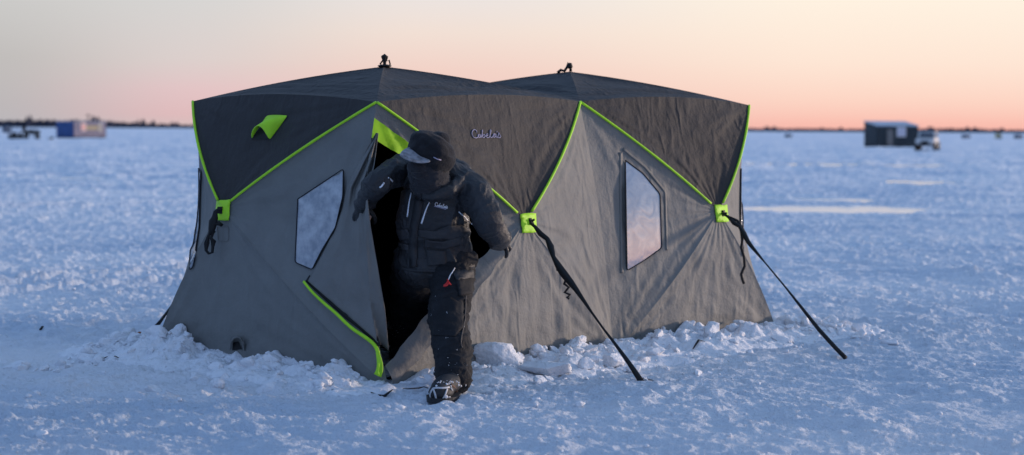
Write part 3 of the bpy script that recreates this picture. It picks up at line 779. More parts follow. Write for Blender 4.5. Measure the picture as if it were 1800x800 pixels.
def seg_dist(x, y, pts):
    best = np.full(x.shape, 99.); par = np.zeros(x.shape); L = 0
    for a,b in zip(pts[:-1],pts[1:]):
        dx,dy = b[0]-a[0], b[1]-a[1]; l2 = dx*dx+dy*dy; t = np.clip(((x-a[0])*dx+(y-a[1])*dy)/l2,0,1)
        d = np.hypot(x-a[0]-t*dx, y-a[1]-t*dy); nb = d<best; par = np.where(nb, L+t*math.sqrt(l2), par); best = np.where(nb,d,best); L += math.sqrt(l2)
    return best, par
def ground_h(x, y):
    r = np.hypot(x,y)
    ice = ice_mask(x,y)
    smooth = np.clip(nfbm(x*.35+3,y*.35,3,7)*1.6+.45,0,1)
    # wind-smoothed patch in the lower right
    sp = np.exp(-(((x-2.9)/1.0)**2+((y-10.6)/.75)**2)); smooth = np.maximum(smooth*.0+smooth, 0); rough = (.62+.65*(1-smooth))*(1-.8*sp)
    h = .022*nfbm(x*.55,y*.55,3,1) + .035*nfbm(x*.12,y*.12,2,60)
    sas = 1-np.abs(nfbm(x*1.5+.5*y,y*3.0,4,2,.55))*2.2        # wind ridges
    h = h + .022*rough*sas + .030*rough*nfbm(x*3.1,y*4.2,5,3,.62)
    cr_ = 1-np.abs(nfbm(x*5.0,y*7.5,4,90,.6))*2.4; h = h + .013*rough*np.clip(cr_,0,1)
    f1,f2,val = worley(x*5+.8*nfbm(x*3,y*3,2,21),y*5+.8*nfbm(x*3,y*3,2,24),5); h = h + .022*rough*(val>.74)*np.clip(1-f1*1.9,0,1)**1.5
    ridg = np.clip(nfbm(x*.9,y*.5,3,31)-.12,0,1); h = h + .09*ridg*(.6+.8*nfbm(x*7,y*7,3,32))
    far = np.clip((r-18)/60,0,1); h = h + far*.16*np.clip(nfbm(x*.30,y*.10,4,33)+.05,-.4,1)
    for (a,b,w_,dp) in TRK:
        d,_p = seg_dist(x, y, [(a.x,a.y),(b.x,b.y)]); d = d+.10*nfbm(x*.5,y*.5,2,95)
        for o_ in (-.55,.55):
            dd = np.abs(d-abs(o_)); h = h-dp*np.exp(-(dd/w_)**2)+dp*.8*np.exp(-((dd-w_*1.7)/(w_*.6))**2)*(.6+.8*nfbm(x*.8,y*.8,3,96))
    h = h*(1-.97*ice)-.01*ice
    return h, ice
# ------------------------------------------------------------------ ground
def build_ground():
    a_d = np.linspace(-17.2,17.2,940); a_s = np.concatenate([np.linspace(17.8,40,22),np.linspace(44,180,26)])
    ang = np.radians(np.concatenate([-a_s[::-1][:-0 or None][1:], a_d, a_s])); 
    rows = []
    rows += list(np.linspace(.05,8.3,14))
    y = 1909*H/8.5
    while 1909*H/y < 60: rows.append(1909*H/y); y -= .62
    while 1909*H/y < 400: rows.append(1909*H/y); y -= .55
    rows += [450,520,620,760,950,1300,1900,2800,4500,9000]
    r = np.array(rows); A,Rr = np.meshgrid(ang, r); X = Rr*np.sin(A); Y = Rr*np.cos(A)
    h, ice = ground_h(X.ravel(), Y.ravel()); Zc = h*np.clip(1-(Rr.ravel()-300)/500,0,1)
    out = np.abs(np.degrees(A.ravel()))>17.5; Zc = np.where(out, Zc*.3, Zc)
    nr, na = X.shape; me = bpy.data.meshes.new('snow_ground')
    co = np.stack([X.ravel(),Y.ravel(),Zc],1).astype(np.float32)
    i = np.arange(nr-1)[:,None]*na; j = np.arange(na-1)[None,:]; q = (i+j).ravel()
    seam = (np.arange(nr-1)*na+na-1)
    f = np.stack([q,q+1,q+na+1,q+na],1); f = np.concatenate([f, np.stack([seam,seam-na+1,seam+1,seam+na],1)])
    f = f[:, ::-1]
    me.vertices.add(len(co)); me.vertices.foreach_set('co', co.ravel()); me.loops.add(f.size); me.loops.foreach_set('vertex_index', f.ravel().astype(np.int32))
    me.polygons.add(len(f)); me.polygons.foreach_set('loop_start', np.arange(len(f),dtype=np.int32)*4); me.polygons.foreach_set('use_smooth', np.ones(len(f),bool))
    at = me.attributes.new('ice','FLOAT','POINT'); at.data.foreach_set('value', ice.astype(np.float32))
    me.update(calc_edges=True); me.validate()
    if me.polygons[len(me.polygons)//2].normal.z < 0: me.flip_normals()
    m = bpy.data.materials.new('crusted_snow'); m.use_nodes = True; n = m.node_tree.nodes; l = m.node_tree.links; b = n['Principled BSDF']
    at_ = n.new('ShaderNodeAttribute'); at_.attribute_name = 'ice'; tc = n.new('ShaderNodeTexCoord')
    t1 = n.new('ShaderNodeTexNoise'); t1.inputs['Scale'].default_value = 1; t1.inputs['Detail'].default_value = 5; t1.inputs['Roughness'].default_value = .5
    mp1 = n.new('ShaderNodeMapping'); mp1.inputs['Scale'].default_value = (.16,.30,1); l.new(tc.outputs['Object'], mp1.inputs['Vector']); l.new(mp1.outputs[0], t1.inputs['Vector'])
    cr = n.new('ShaderNodeValToRGB'); cr.color_ramp.elements[0].position = .38; cr.color_ramp.elements[0].color = (.58,.68,.80,1); cr.color_ramp.elements[1].position = .58; cr.color_ramp.elements[1].color = (.90,.91,.94,1)
    l.new(t1.outputs['Fac'], cr.inputs[0])
    mx = n.new('ShaderNodeMix'); mx.data_type = 'RGBA'; l.new(at_.outputs['Fac'], mx.inputs['Factor']); l.new(cr.outputs[0], mx.inputs['A']); mx.inputs['B'].default_value = (.55,.62,.70,1); l.new(mx.outputs['Result'], b.inputs['Base Color'])
    rm = n.new('ShaderNodeMapRange'); rm.inputs['To Min'].default_value = .62; rm.inputs['To Max'].default_value = .16; l.new(at_.outputs['Fac'], rm.inputs['Value']); l.new(rm.outputs[0], b.inputs['Roughness'])
    b.inputs['Specular IOR Level'].default_value = .45
    t2 = n.new('ShaderNodeTexNoise'); t2.inputs['Scale'].default_value = 9; t2.inputs['Detail'].default_value = 10; t2.inputs['Roughness'].default_value = .7; l.new(tc.outputs['Object'], t2.inputs['Vector'])
    t3 = n.new('ShaderNodeTexNoise'); t3.inputs['Scale'].default_value = 70; t3.inputs['Detail'].default_value = 6; l.new(tc.outputs['Object'], t3.inputs['Vector'])
    ds = n.new('ShaderNodeMapRange'); ds.inputs['To Min'].default_value = 1; ds.inputs['To Max'].default_value = .03; l.new(at_.outputs['Fac'], ds.inputs['Value'])
    b1 = n.new('ShaderNodeBump'); b1.inputs['Distance'].default_value = .045; l.new(t2.outputs['Fac'], b1.inputs['Height']); l.new(ds.outputs[0], b1.inputs['Strength'])
    b2 = n.new('ShaderNodeBump'); b2.inputs['Distance'].default_value = .012; l.new(t3.outputs['Fac'], b2.inputs['Height']); l.new(ds.outputs[0], b2.inputs['Strength']); l.new(b1.outputs[0], b2.inputs['Normal'])
    l.new(b2.outputs[0], b.inputs['Normal']); me.materials.append(m)
    o = bpy.data.objects.new('snow_ground', me); C.objects.link(o); o['kind'] = 'structure'; return m
M['ground'] = build_ground()
# ------------------------------------------------------------------ shoveled bank round the foot of the tent
def bank_h(x, y):
    path = [(base_L+(base_K-base_L)*.3), base_L, base_N, base_M, base_R, base_R+(base_J-base_R)*.3]
    d, par = seg_dist(x, y, [(p.x,p.y) for p in path])
    cx,cy = (cen1.x+cen2.x)/2, (cen1.y+cen2.y)/2
    # inside test by the two front walls
    def sideof(a,b): return (b.x-a.x)*(y-a.y)-(b.y-a.y)*(x-a.x)
    inside = (sideof(base_L,base_N)>0)&(sideof(base_N,base_R)>0)
    ds = np.where(inside,-d,d)
    big = .75+.9*nfbm(par*1.3, par*0+.5, 3, 50)
    pk = .085+.05*np.exp(-((x-base_L.x-.25)**2+(y-base_L.y+.1)**2)/.12)+.05*np.exp(-((x-base_R.x)**2+(y-base_R.y)**2)/.5)+.035*np.exp(-((x-base_M.x-.6)**2+(y-base_M.y-.3)**2)/.4)
    # the doorway is trodden flat
    dg = np.exp(-((x-P(742,690,11.6).x)/.33)**4-((y-11.55)/.6)**2)
    w = .26+.10*nfbm(x*1.1,y*1.1,2,51)+.25*np.exp(-((x-base_R.x-.2)**2+(y-base_R.y+.2)**2)/.5)+.15*np.exp(-((x-base_M.x-.2)**2+(y-base_M.y+.2)**2)/.6)
    pk = pk*(1-.45*np.exp(-((x-base_N.x+.1)**2+(y-base_N.y)**2)/.10))
    prof = np.exp(-np.clip(ds-.12,0,9)**2/(2*w*w))*np.clip((ds+.22)/.3,0,1)
    h = pk*big*prof
    q1 = 1-np.abs(nfbm(x*2.6,y*2.6,3,71,.5))*2.0; q2 = 1-np.abs(nfbm(x*7,y*7,3,75,.5))*2.0
    st = nfbm(x*3.6,y*3.6,2,80)*1.2; st = np.floor(st*5+.5)/5*.6+st*.4      # broken, slab-like steps
    h = h*(.5+.5*q1+.30*q2+1.2*st) + prof*(.008*nfbm(x*14,y*14,3,54,.5)+.012*np.clip(q2,0,1))
    return h*(1-.85*dg)-.012*(1-np.clip(prof*4,0,1)), ds
def build_bank():
    xs = np.arange(-3.6,4.1,.014); ys = np.arange(10.7,16.2,.018); X,Y = np.meshgrid(xs,ys); x = X.ravel(); y = Y.ravel()
    h, ds = bank_h(x,y); gh,_ = ground_h(x,y); keep = (h>.006)&(ds<1.3)&(ds>-.3)
    z = gh+h; nr,nc = X.shape; K = keep.reshape(nr,nc); fk = K[:-1,:-1]|K[1:,:-1]|K[:-1,1:]|K[1:,1:]
    ii,jj = np.nonzero(fk); q = ii*nc+jj; f = np.stack([q,q+1,q+nc+1,q+nc],1)
    used = np.unique(f); mp = np.full(x.size,-1); mp[used] = np.arange(used.size); f = mp[f]
    me = bpy.data.meshes.new('snow_bank'); zz = np.where(keep, z, gh-.02)
    me.from_pydata(np.stack([x[used],y[used],zz[used]],1).tolist(), [], f.tolist()); me.polygons.foreach_set('use_smooth',[True]*len(f)); me.materials.append(M['snowm']); me.update()
    o = bpy.data.objects.new('snow_bank', me); C.objects.link(o); tag(o,'lumpy bank of shoveled snow piled against the foot of the grey shelter','snow bank',kind='stuff')
build_bank()
def hz(x, y):
    a = np.array([x]); b = np.array([y]); h,ds = bank_h(a,b); g,_ = ground_h(a,b); return float(g[0]+max(0,h[0]))
def lump(c, s, seed, flat=1.0, blocky=0.0):
    cr = random.Random(seed*7); cuts = [(Vector((cr.uniform(-1,1),cr.uniform(-1,1),cr.uniform(-.6,1))).normalized(), cr.uniform(.6,.85)) for _ in range(8)]
    bm = bmesh.new(); bmesh.ops.create_icosphere(bm, subdivisions=4, radius=1); rr = random.Random(seed); o_ = Vector((seed*1.7,0,0)); rot = Matrix.Rotation(rr.uniform(0,6),3,'Z')@Matrix.Rotation(rr.uniform(-.4,.4),3,'X')
    vs = []
    for v in bm.verts:
        p = v.co.copy(); 
        if blocky:
            m_ = max(abs(p.x),abs(p.y),abs(p.z)); p = p.lerp(p/m_, blocky)
        if blocky > .2:
            for (cn,cd) in cuts:
                e_ = p.dot(cn)-cd
                if e_ > 0: p = p-cn*e_
        p *= 1+.14*noise.noise(p*1.3+o_)+.08*noise.noise(p*3.5+o_)+.05*noise.noise(p*9+o_)
        p = Vector((p.x*s[0],p.y*s[1],p.z*s[2])); vs.append(c+rot@p)
    fs = [tuple(v.index for v in f.verts) for f in bm.faces]; bm.free(); return vs, fs
def block(px, py, s, label, seed, blocky=.7, z=.35, cat='snow block', name='snow_block'):
    g = G(px,py); c = Vector((g.x,g.y,hz(g.x,g.y)+s[2]*z)); e = empty(name, c, label, cat) ; 
    C.objects.unlink(e); bpy.data.objects.remove(e)
    vs, fs = lump(Vector((0,0,0)), s, seed, blocky=blocky); o = mesh_obj(name, vs, fs, M['snowm'], None); o.location = c; tag(o,label,cat)
block(876,662,(.15,.10,.085),'large flat-sided snow block beside the stepping leg of the person',11, z=.8)
block(958,668,(.17,.12,.05),'wide low slab of snow in front of the middle of the shelter',12, z=.8)
block(1249,618,(.075,.06,.06),'squared snow block against the grey wall left of the right corner',13,.85, z=.9)
block(1075,652,(.08,.07,.06),'rounded snow chunk left of the middle guy strap',14,.4, z=.8)
block(383,692,(.045,.04,.035),'small round snowball lying in front of the left wall',15,.0)
block(74,770,(.035,.03,.035),'small pointed snow lump at the lower left corner',16,.3)
mb = MB(); rr = random.Random(9); path = [base_L+Vector((-.3,.1,0)), base_L, base_N, base_M, base_R, base_R+Vector((.5,.1,0))]
for k in range(1300):
    i = rr.randrange(5) ; t = rr.random(); a = path[i].lerp(path[i+1],t); w_ = path[i+1]-path[i]; nn = Vector((w_.y,-w_.x,0)).normalized()
    p = a+nn*(.06+min(1.1,rr.expovariate(4.2))); s = .006+min(.042,rr.expovariate(80)) if rr.random()<.88 else rr.uniform(.03,.075); cuts = [(Vector((rr.uniform(-1,1),rr.uniform(-1,1),rr.uniform(-.6,1))).normalized(), rr.uniform(.35,.75)) for _ in range(7)]; dx_ = rr.uniform(.7,1.5); tr_ = Matrix.Rotation(rr.uniform(0,6.3),3,'Z')@Matrix.Rotation(rr.uniform(-.6,.6),3,'X')
    z = hz(p.x,p.y); vs, fs = None, None
    bm = bmesh.new(); bmesh.ops.create_icosphere(bm, subdivisions=3 if s>.018 else 2, radius=1); o_ = Vector((k*1.3,0,0)); vv = []
    for v in bm.verts:
        q = v.co.copy()
        for (cn,cd) in cuts:
            e_ = q.dot(cn)-cd
            if e_ > 0: q = q-cn*e_
        q = q*(1+.20*noise.noise(q*1.2+o_)+.12*noise.noise(q*3+o_)+.08*noise.noise(q*7+o_)); vv.append(p+Vector((0,0,z-p.z+s*.15))+tr_@Vector((q.x*s*dx_,q.y*s,q.z*s*.7)))
    ff = [tuple(v.index for v in f.verts) for f in bm.faces]; bm.free(); mb.add(vv, ff)
for k in range(260):
    p = G(rr.uniform(0,1800), rr.uniform(470,800)); s = .004+min(.028,rr.expovariate(130)); bm = bmesh.new(); bmesh.ops.create_icosphere(bm, subdivisions=1, radius=1); o_ = Vector((k*2.3,0,0)); z = hz(p.x,p.y)
    vv = [Vector((p.x+v.co.x*s*(1+.5*noise.noise(v.co+o_)),p.y+v.co.y*s,z+v.co.z*s*.8+s*.2)) for v in bm.verts]; ff = [tuple(v.index for v in f.verts) for f in bm.faces]; bm.free(); mb.add(vv, ff)
o = mb.build('snow_rubble', M['snowm']); tag(o,'loose crumbs and clods of snow scattered in front of the shelter','snow rubble',kind='stuff')
# bits lying on the snow
def bit(px, pts, r, m, label, cat, name, flat=(.35,1)):
    flat = (.35,1)
    g = G(*px); g.z = hz(g.x,g.y)+.01; mb = MB(); ps = []
    for x,y in pts:
        q = G(x,y); ps.append(Vector((q.x,q.y,hz(q.x,q.y)+.014)))
    mb.tube(ps, r, 6, flat=flat, up=(0,0,1)); off = ps[0]
    o = mesh_obj(name, [v-off for v in mb.v], mb.f, m, None); o.location = off; tag(o,label,cat)
bit((672,705),[(652,706.5),(662,706),(676,705),(690,703.5)],[.008,.016,.018,.006],M['black'],'black strap scrap on the snow below the lime door corner','strap','strap_scrap',(.35,1))
bit((725,698),[(708,697),(722,697),(736,696),(745,694),(753,697)],[.006,.01,.012,.008,.006],M['black'],'thin black strap end poking from the snow beside the boot','strap','strap_scrap',(.5,1))
bit((240,623),[(234,623),(240,624),(246,622)],[.010,.024,.012],M['leaf'],'small orange-brown leaf on the snow left of the shelter','leaf','dry_leaf',(.5,1))
bit((185,642),[(180,641),(188,642)],[.006,.009],M['black'],'tiny black scrap on the snow farthest from the shelter at left','scrap','dark_scrap')
bit((205,644),[(202,643),(208,645)],[.009,.006],M['black'],'tiny black scrap on the snow just left of the snow bank','scrap','dark_scrap')
bit((1225,629),[(1218,631),(1228,628),(1238,627)],[.005,.011,.005],M['black'],'short black strap tip sticking out of the snow bank at right','strap','strap_scrap')
bit((73,588),[(71,588),(75,587)],[.012,.012],M['black'],'lone dark speck on the snow at far left','scrap','dark_scrap',(1,1))

# ------------------------------------------------------------------ background
def clapboard(name, col, sc=(1,1,4)): return mat(name, col, .6, .4, bump=[(1.5,.02)], var=(1.2,.25))
MBl = clapboard('blue_siding',(.035,.09,.26)); MGy = mat('weathered_grey_siding',(.25,.22,.27),.7,.3,var=(2,.2)); MDk = mat('dark_green_siding',(.018,.032,.042),.6,.4,var=(1.5,.25))
MRoof = mat('pale_metal_roof',(.35,.42,.52),.4,.5,var=(.8,.15)); MWh = mat('white_trim',(.75,.73,.72),.6,.3); MGl = mat('window_glass',(.05,.06,.08),.08,.8); MTan = mat('tan_board',(.45,.36,.22),.7,.3)
def local(o_, x, y, z, yaw):
    return o_+Matrix.Rotation(yaw,3,'Z')@Vector((x,y,z))
# blue and grey shack, left
def shack(c, yaw, w, d, h, wallm, sidem, roofm, label, name, slope=.0, ov=.12, cat='shack', win=(), door=None, runners=True):
    e = empty(name, c, label, cat); Rm = Matrix.Rotation(yaw,3,'Z')
    def L(x,y,z): return c+Rm@Vector((x,y,z))
    z0 = .18
    hx = lambda x, y=0: h+slope*(y/d)
    # front/back walls (y = -d/2 front)
    for nm, vs, m_ in (('wall',[(-w/2,-d/2),(w/2,-d/2)],wallm),('wall',[(w/2,-d/2),(w/2,d/2)],sidem),('wall',[(w/2,d/2),(-w/2,d/2)],wallm),('wall',[(-w/2,d/2),(-w/2,-d/2)],sidem)):
        (x0,y0),(x1,y1) = vs; dx,dy = x1-x0,y1-y0; Ln = math.hypot(dx,dy); nx,ny = dy/Ln*.05,-dx/Ln*.05
        mb = MB(); k = max(2,int(Ln/.3)); vv = []
        for i in range(k+1):       # corrugated
            t = i/k; x = x0+dx*t; y = y0+dy*t; o_ = .5 if i%2 else 1
            vv += [L(x+nx*o_,y+ny*o_,z0), L(x+nx*o_,y+ny*o_,hx(x,y))]
        vv2 = [L(x0+dx*i/k-nx*.3,y0+dy*i/k-ny*.3,zz) for i in range(k+1) for zz in (z0,hx(x0+dx*i/k,y0+dy*i/k))]
        fs = [(2*i,2*i+2,2*i+3,2*i+1) for i in range(k)]; b0 = 2*(k+1)
        fs += [(b0+2*i+1,b0+2*i+3,b0+2*i+2,b0+2*i) for i in range(k)]
        fs += [(2*i+1,2*i+3,b0+2*i+3,b0+2*i+1) for i in range(k)]
        mb.add(vv+vv2, fs); wl = mb.build(nm, m_, e, smooth=False)
    mb = MB(); rv = [L(x,y,hx(x,y)+dz) for dz in (.01,.09) for (x,y) in ((-w/2-ov,-d/2-ov),(w/2+ov,-d/2-ov),(w/2+ov,0),(w/2+ov,d/2+ov),(-w/2-ov,d/2+ov),(-w/2-ov,0))]
    mb.add(rv, [(6,7,8,11),(11,8,9,10),(5,2,1,0),(4,3,2,5),(0,1,7,6),(1,2,8,7),(2,3,9,8),(3,4,10,9),(4,5,11,10),(5,0,6,11)]); mb.build('roof', roofm, e, smooth=False)
    for (face,x,z,ww,hh,gm) in win:
        fr = MB(); yy = -d/2-.075
        if face == 'f':
            fr.box(L(x,yy,z),(ww+.16,.05,hh+.16),yaw); f_ = fr.build('window', MWh, e, smooth=False)
            pn = MB(); pn.box(L(x-ww/4-.02,yy-.03,z),(ww/2-.03,.02,hh),yaw); pn.box(L(x+ww/4+.02,yy-.03,z),(ww/2-.03,.02,hh),yaw); pn.build('pane', gm, f_, smooth=False)
        else:
            xx = w/2+.075
            fr.box(L(xx,x,z),(.05,ww+.16,hh+.16),yaw); f_ = fr.build('window', MWh, e, smooth=False)
            pn = MB(); pn.box(L(xx+.03,x,z),(.02,ww,hh),yaw); pn.build('pane', gm, f_, smooth=False)
    if door:
        x,ww,hh,dm = door; q = MB(); q.box(L(x,-d/2-.075,z0+hh/2),(ww,.05,hh),yaw); dd = q.build('door', dm, e, smooth=False)
        q = MB(); q.box(L(x+ww*.38,-d/2-.12,z0+hh/2),(.05,.05,.14),yaw); q.build('handle', M['metal'], dd, smooth=False)
    q = MB()
    for sy in (-d/2+.3,d/2-.3): q.box(L(0,sy,.09),(w+.3,.14,.16),yaw)
    q.build('runner', M['frame'], e, smooth=False)
    return e, L
YA = 262.; cA = P(143,240,YA); cA.z = .0
# end wall (blue) faces left-front; long grey wall faces right-front
eA, LA = shack(cA, R(46), 5.1, 4.2, 2.2, MGy, MBl, MRoof, 'blue and grey ice shack on the far ice left of the shelter', 'ice_shack', win=(('f',-1.1,1.5,.7,.9,mat('reddish_pane',(.9,.45,.35),.3,.5)),('f',1.6,1.45,.35,1.0,MTan)))  # one front pane has a reddish base colour
q = MB(); q.box(LA(.3,-2.17,1.4),(1.9,.04,.6),R(46)); q.build('board', MTan, eA, smooth=False)
YB = 190.; cB = P(1566,257,YB); cB.z = 0
wm = mat('pale_curtained_pane',(.55,.56,.66),.3,.5)
eB, LB = shack(cB, R(14), 4.3, 3.0, 2.28, MDk, MDk, MRoof, slope=.42, label= 'dark green ice shack with pale roof on the far ice at right', name='ice_shack', win=(('f',.35,1.52,.8,.8,wm),), door=(-.85,.62,1.55,mat('pale_door',(.20,.19,.18),.6,.3)))
# white vehicle right of it
def jeep(c, yaw):
    e = empty('utility_vehicle', c, 'small white utility vehicle parked at the right end of the dark ice shack', 'vehicle'); Rm = Matrix.Rotation(yaw,3,'Z')
    def L(x,y,z): return c+Rm@Vector((x,y,z))
    def extr(prof, x0, x1):
        k = len(prof); mb = MB(); mb.add([L(x0,y,z) for y,z in prof]+[L(x1,y,z) for y,z in prof],[tuple(range(k)),tuple(range(2*k-1,k-1,-1))]+[(i,i+k,(i+1)%k+k,(i+1)%k) for i in range(k)]); return mb
    W = .74; white = mat('white_paint',(.62,.60,.58),.35,.5)
    extr([(-1.65,.42),(-1.68,.80),(-1.60,.93),(-.72,1.02),(.0,1.02),(1.6,1.0),(1.65,.45),(1.2,.38),(-1.2,.38)],-W,W).build('body', white, e, smooth=False)
    extr([(-.70,1.02),(-.34,1.5),(-.25,1.56),(1.45,1.56),(1.58,1.02)],-W+.08,W-.08).build('cabin', white, e, smooth=False)
    mb = MB(); mb.add([L(-.58,-.69,1.10),L(.58,-.69,1.10),L(.52,-.38,1.47),L(-.52,-.38,1.47)],[(0,1,2,3)]); ws = mb.build('windshield', MGl, e, smooth=False); md = ws.modifiers.new('t','SOLIDIFY'); md.thickness=.03; md.offset = 0
    for s in (-1,1):
        for y0,y1 in ((-.35,.35),(.45,1.35)):
            mb = MB(); mb.box(L(s*(W-.07),(y0+y1)/2,1.28),(.03,y1-y0,.34),yaw); mb.build('side_window', MGl, e, smooth=False)
        for y in (-1.05,1.05):
            mb = MB(); a = L(s*(W-.12),y,.36); b_ = L(s*(W+.12),y,.36); mb.tube([a,b_],.36,20); wh = mb.build('wheel', M['black'], e)
            mb = MB(); mb.tube([b_+(b_-a)*.02,b_+(b_-a)*.05],.18,14); mb.build('rim', M['metal'], wh)
        mb = MB(); mb.tube([L(s*.52,-1.72,.74),L(s*.52,-1.64,.74)],.11,12); mb.build('headlight', MWh, e)
    mb = MB(); mb.box(L(0,-1.69,.68),(.62,.04,.26),yaw); mb.build('grille', M['frame'], e, smooth=False)
    mb = MB(); mb.box(L(0,-1.74,.45),(1.5,.12,.14),yaw); mb.build('bumper', M['frame'], e, smooth=False)
cJ = P(1630,262,157); cJ.z = 0; jeep(cJ, R(-20))
# snowmobile-like sled and ATV at left
def atv(c, yaw):
    e = empty('quad_bike', c, 'black quad bike standing on the far ice at the left edge', 'quad bike'); Rm = Matrix.Rotation(yaw,3,'Z')
    def L(x,y,z): return c+Rm@Vector((x,y,z))
    mb = MB(); mb.limb([L(-.8,0,.75),L(-.3,0,.85),L(.3,0,.8),L(.8,0,.85)],[.25,.22,.22,.26],n=10); mb.box(L(-.75,0,1.0),(.7,.9,.08),yaw); mb.box(L(.75,0,1.02),(.6,.9,.08),yaw); mb.build('body', M['black'], e)
    mb = MB(); mb.limb([L(-.35,0,1.05),L(.2,0,1.02)],[.15,.14],n=8); mb.build('seat', M['black'], e)
    mb = MB(); mb.tube([L(.35,0,.95),L(.45,0,1.25)],.05,8); mb.tube([L(.45,-.4,1.3),L(.5,0,1.22),L(.45,.4,1.3)],.04,8); mb.build('handlebar', M['frame'], e)
    for x in (-.65,.65):
        for y in (-.45,.45):
            mb = MB(); mb.tube([L(x,y-.13,.3),L(x,y+.13,.3)],.3,16); mb.build('wheel', M['black'], e)
    mb = MB(); mb.limb([L(-.9,0,1.1),L(-.9,0,1.4)],[.28,.24],n=8); mb.build('pack', M['frame'], e)
cQ = P(56,245,228); cQ.z = 0; atv(cQ, R(12))
def sled(c):
    e = empty('cargo_sled', c, 'low dark cargo sled with gear behind the quad bike', 'sled')
    mb = MB(); 
    def L(x,y,z): return c+Vector((x,y,z))
    mb.add([L(-.95,-.4,.05),L(.95,-.4,.05),L(.95,.4,.05),L(-.95,.4,.05),L(-1.15,-.5,.55),L(1.1,-.5,.45),L(1.1,.5,.45),L(-1.15,.5,.55)],[(0,3,2,1),(0,1,5,4),(1,2,6,5),(2,3,7,6),(3,0,4,7),(4,5,6,7)]); mb.build('tub', M['black'], e, smooth=False)
    mb = MB(); mb.box(L(-.4,0,.68),(.6,.6,.35),.2); mb.limb([L(.3,0,.6),L(.5,0,.75)],[.22,.16],n=8); mb.build('gear', M['frame'], e)
    mb = MB(); 
    for x in (-1.0,-.5,.1): mb.tube([L(x,0,.5),L(x-.05,0,1.5)],.03,6)
    mb.build('rod', M['frame'], e); mb = MB(); mb.tube([L(1.0,0,.3),L(1.9,0,.4)],.03,6); mb.build('tow_bar', M['frame'], e)
cS = P(31,245,230); cS.z = 0; sled(cS)
cX = P(90,246,225); cX.z = 0
vs, fs = lump(Vector((0,0,.16)), (.32,.2,.2), 31, blocky=.5); o = mesh_obj('gear_bag', vs, fs, M['black'], None); o.location = cX; tag(o,'small dark gear bag on the ice next to the blue shack','bag')
MFar = mat('faded_blue_siding',(.10,.12,.17),.8,.2)
# far shanties near the horizon at right
for (px,w_,h_,mm,lab) in ((1698,1.5,.8,MFar,'tiny dark ice shack near the horizon, left of the yellow one'),(1755,1.4,1.2,mat('yellow_siding',(.55,.46,.22),.6,.3),'tiny yellow ice shack near the horizon at the right edge'),(1386,1.3,.7,MFar,'tiny dark ice shack near the horizon just right of the shelter'),(1790,1.5,.9,MFar,'tiny dark ice shack cut by the right edge of the picture'),(12,1.8,1.5,MFar,'tiny dark ice shack near the horizon at the left edge')):
    c = G(px, 240 if px>900 else 232); c = Vector((c.x*440/c.y,440,0))
    shack(c, R(20 if px!=1755 else -15), w_, w_*.8, h_, mm, mm, MRoof, lab, 'ice_shack', cat='shack', win=(('f',.2,h_*.6,.5,.4,MGl),))
# pole left with cross piece
c = P(155,240,300); c.z = 0; e = empty('flag_pole', c, 'thin pole standing behind the blue and grey shack', 'pole'); q = MB(); q.tube([c,c+Vector((0,0,3.55))],[.05,.03],6); q.build('pole', M['frame'], e); q = MB(); q.box(c+Vector((.0,0,3.3)),(.45,.04,.28)); q.build('flag', M['frame'], e, smooth=False)
# far shore with wood: one distant mass
def shore():
    mb = MB(); rr = random.Random(21); mt = mat('haze_tinted_trees',(.055,.055,.075),.9,.1,var=(.02,.2))  # bluish grey of the trees stands in for haze
    Yd = 2500.
    for k in range(2300):
        x = -1400+2800*(k/2300)+rr.uniform(-1,1); px = 900+x/Yd*F
        base = 1.05+.75*math.exp(-((px-20)/130)**2)*1.0+.5*math.exp(-((px-200)/110)**2)
        hgt = 1.55*(3.0+1.5*(noise.noise(Vector((x*.006,0,0)))+.5*noise.noise(Vector((x*.04,3,0)))))*base*(1.0 if px<1000 else .85)
        if rr.random() < .03: hgt *= 1.6
        hgt = max(1.6,hgt); w = rr.uniform(2.2,5.2); y = Yd+rr.uniform(-60,60)
        c = Vector((x,y,hgt*.55)); n_ = 6; vs = [c+Vector((0,0,hgt*.5*rr.uniform(.8,1.2)))]; 
        for ring,(rz,rw) in enumerate(((.2,.7),(-.25,1.0),(-.56,.8))):
            for j in range(n_):
                a = 2*math.pi*j/n_+ring*.4; s = rw*w*rr.uniform(.7,1.2); vs.append(c+Vector((math.cos(a)*s,math.sin(a)*s,rz*hgt)))
        fs = [(0,1+j,1+(j+1)%n_) for j in range(n_)]
        for g in range(2): fs += [(1+g*n_+j,1+(g+1)*n_+j,1+(g+1)*n_+(j+1)%n_,1+g*n_+(j+1)%n_) for j in range(n_)]
        mb.add(vs, fs)
    mb.box((0,2590,1.5),(3000,60,3.0)); o = mb.build('distant_wood', mt, None, smooth=False); tag(o,'dark distant treeline along the whole far shore at the horizon','treeline',kind='stuff')
shore()

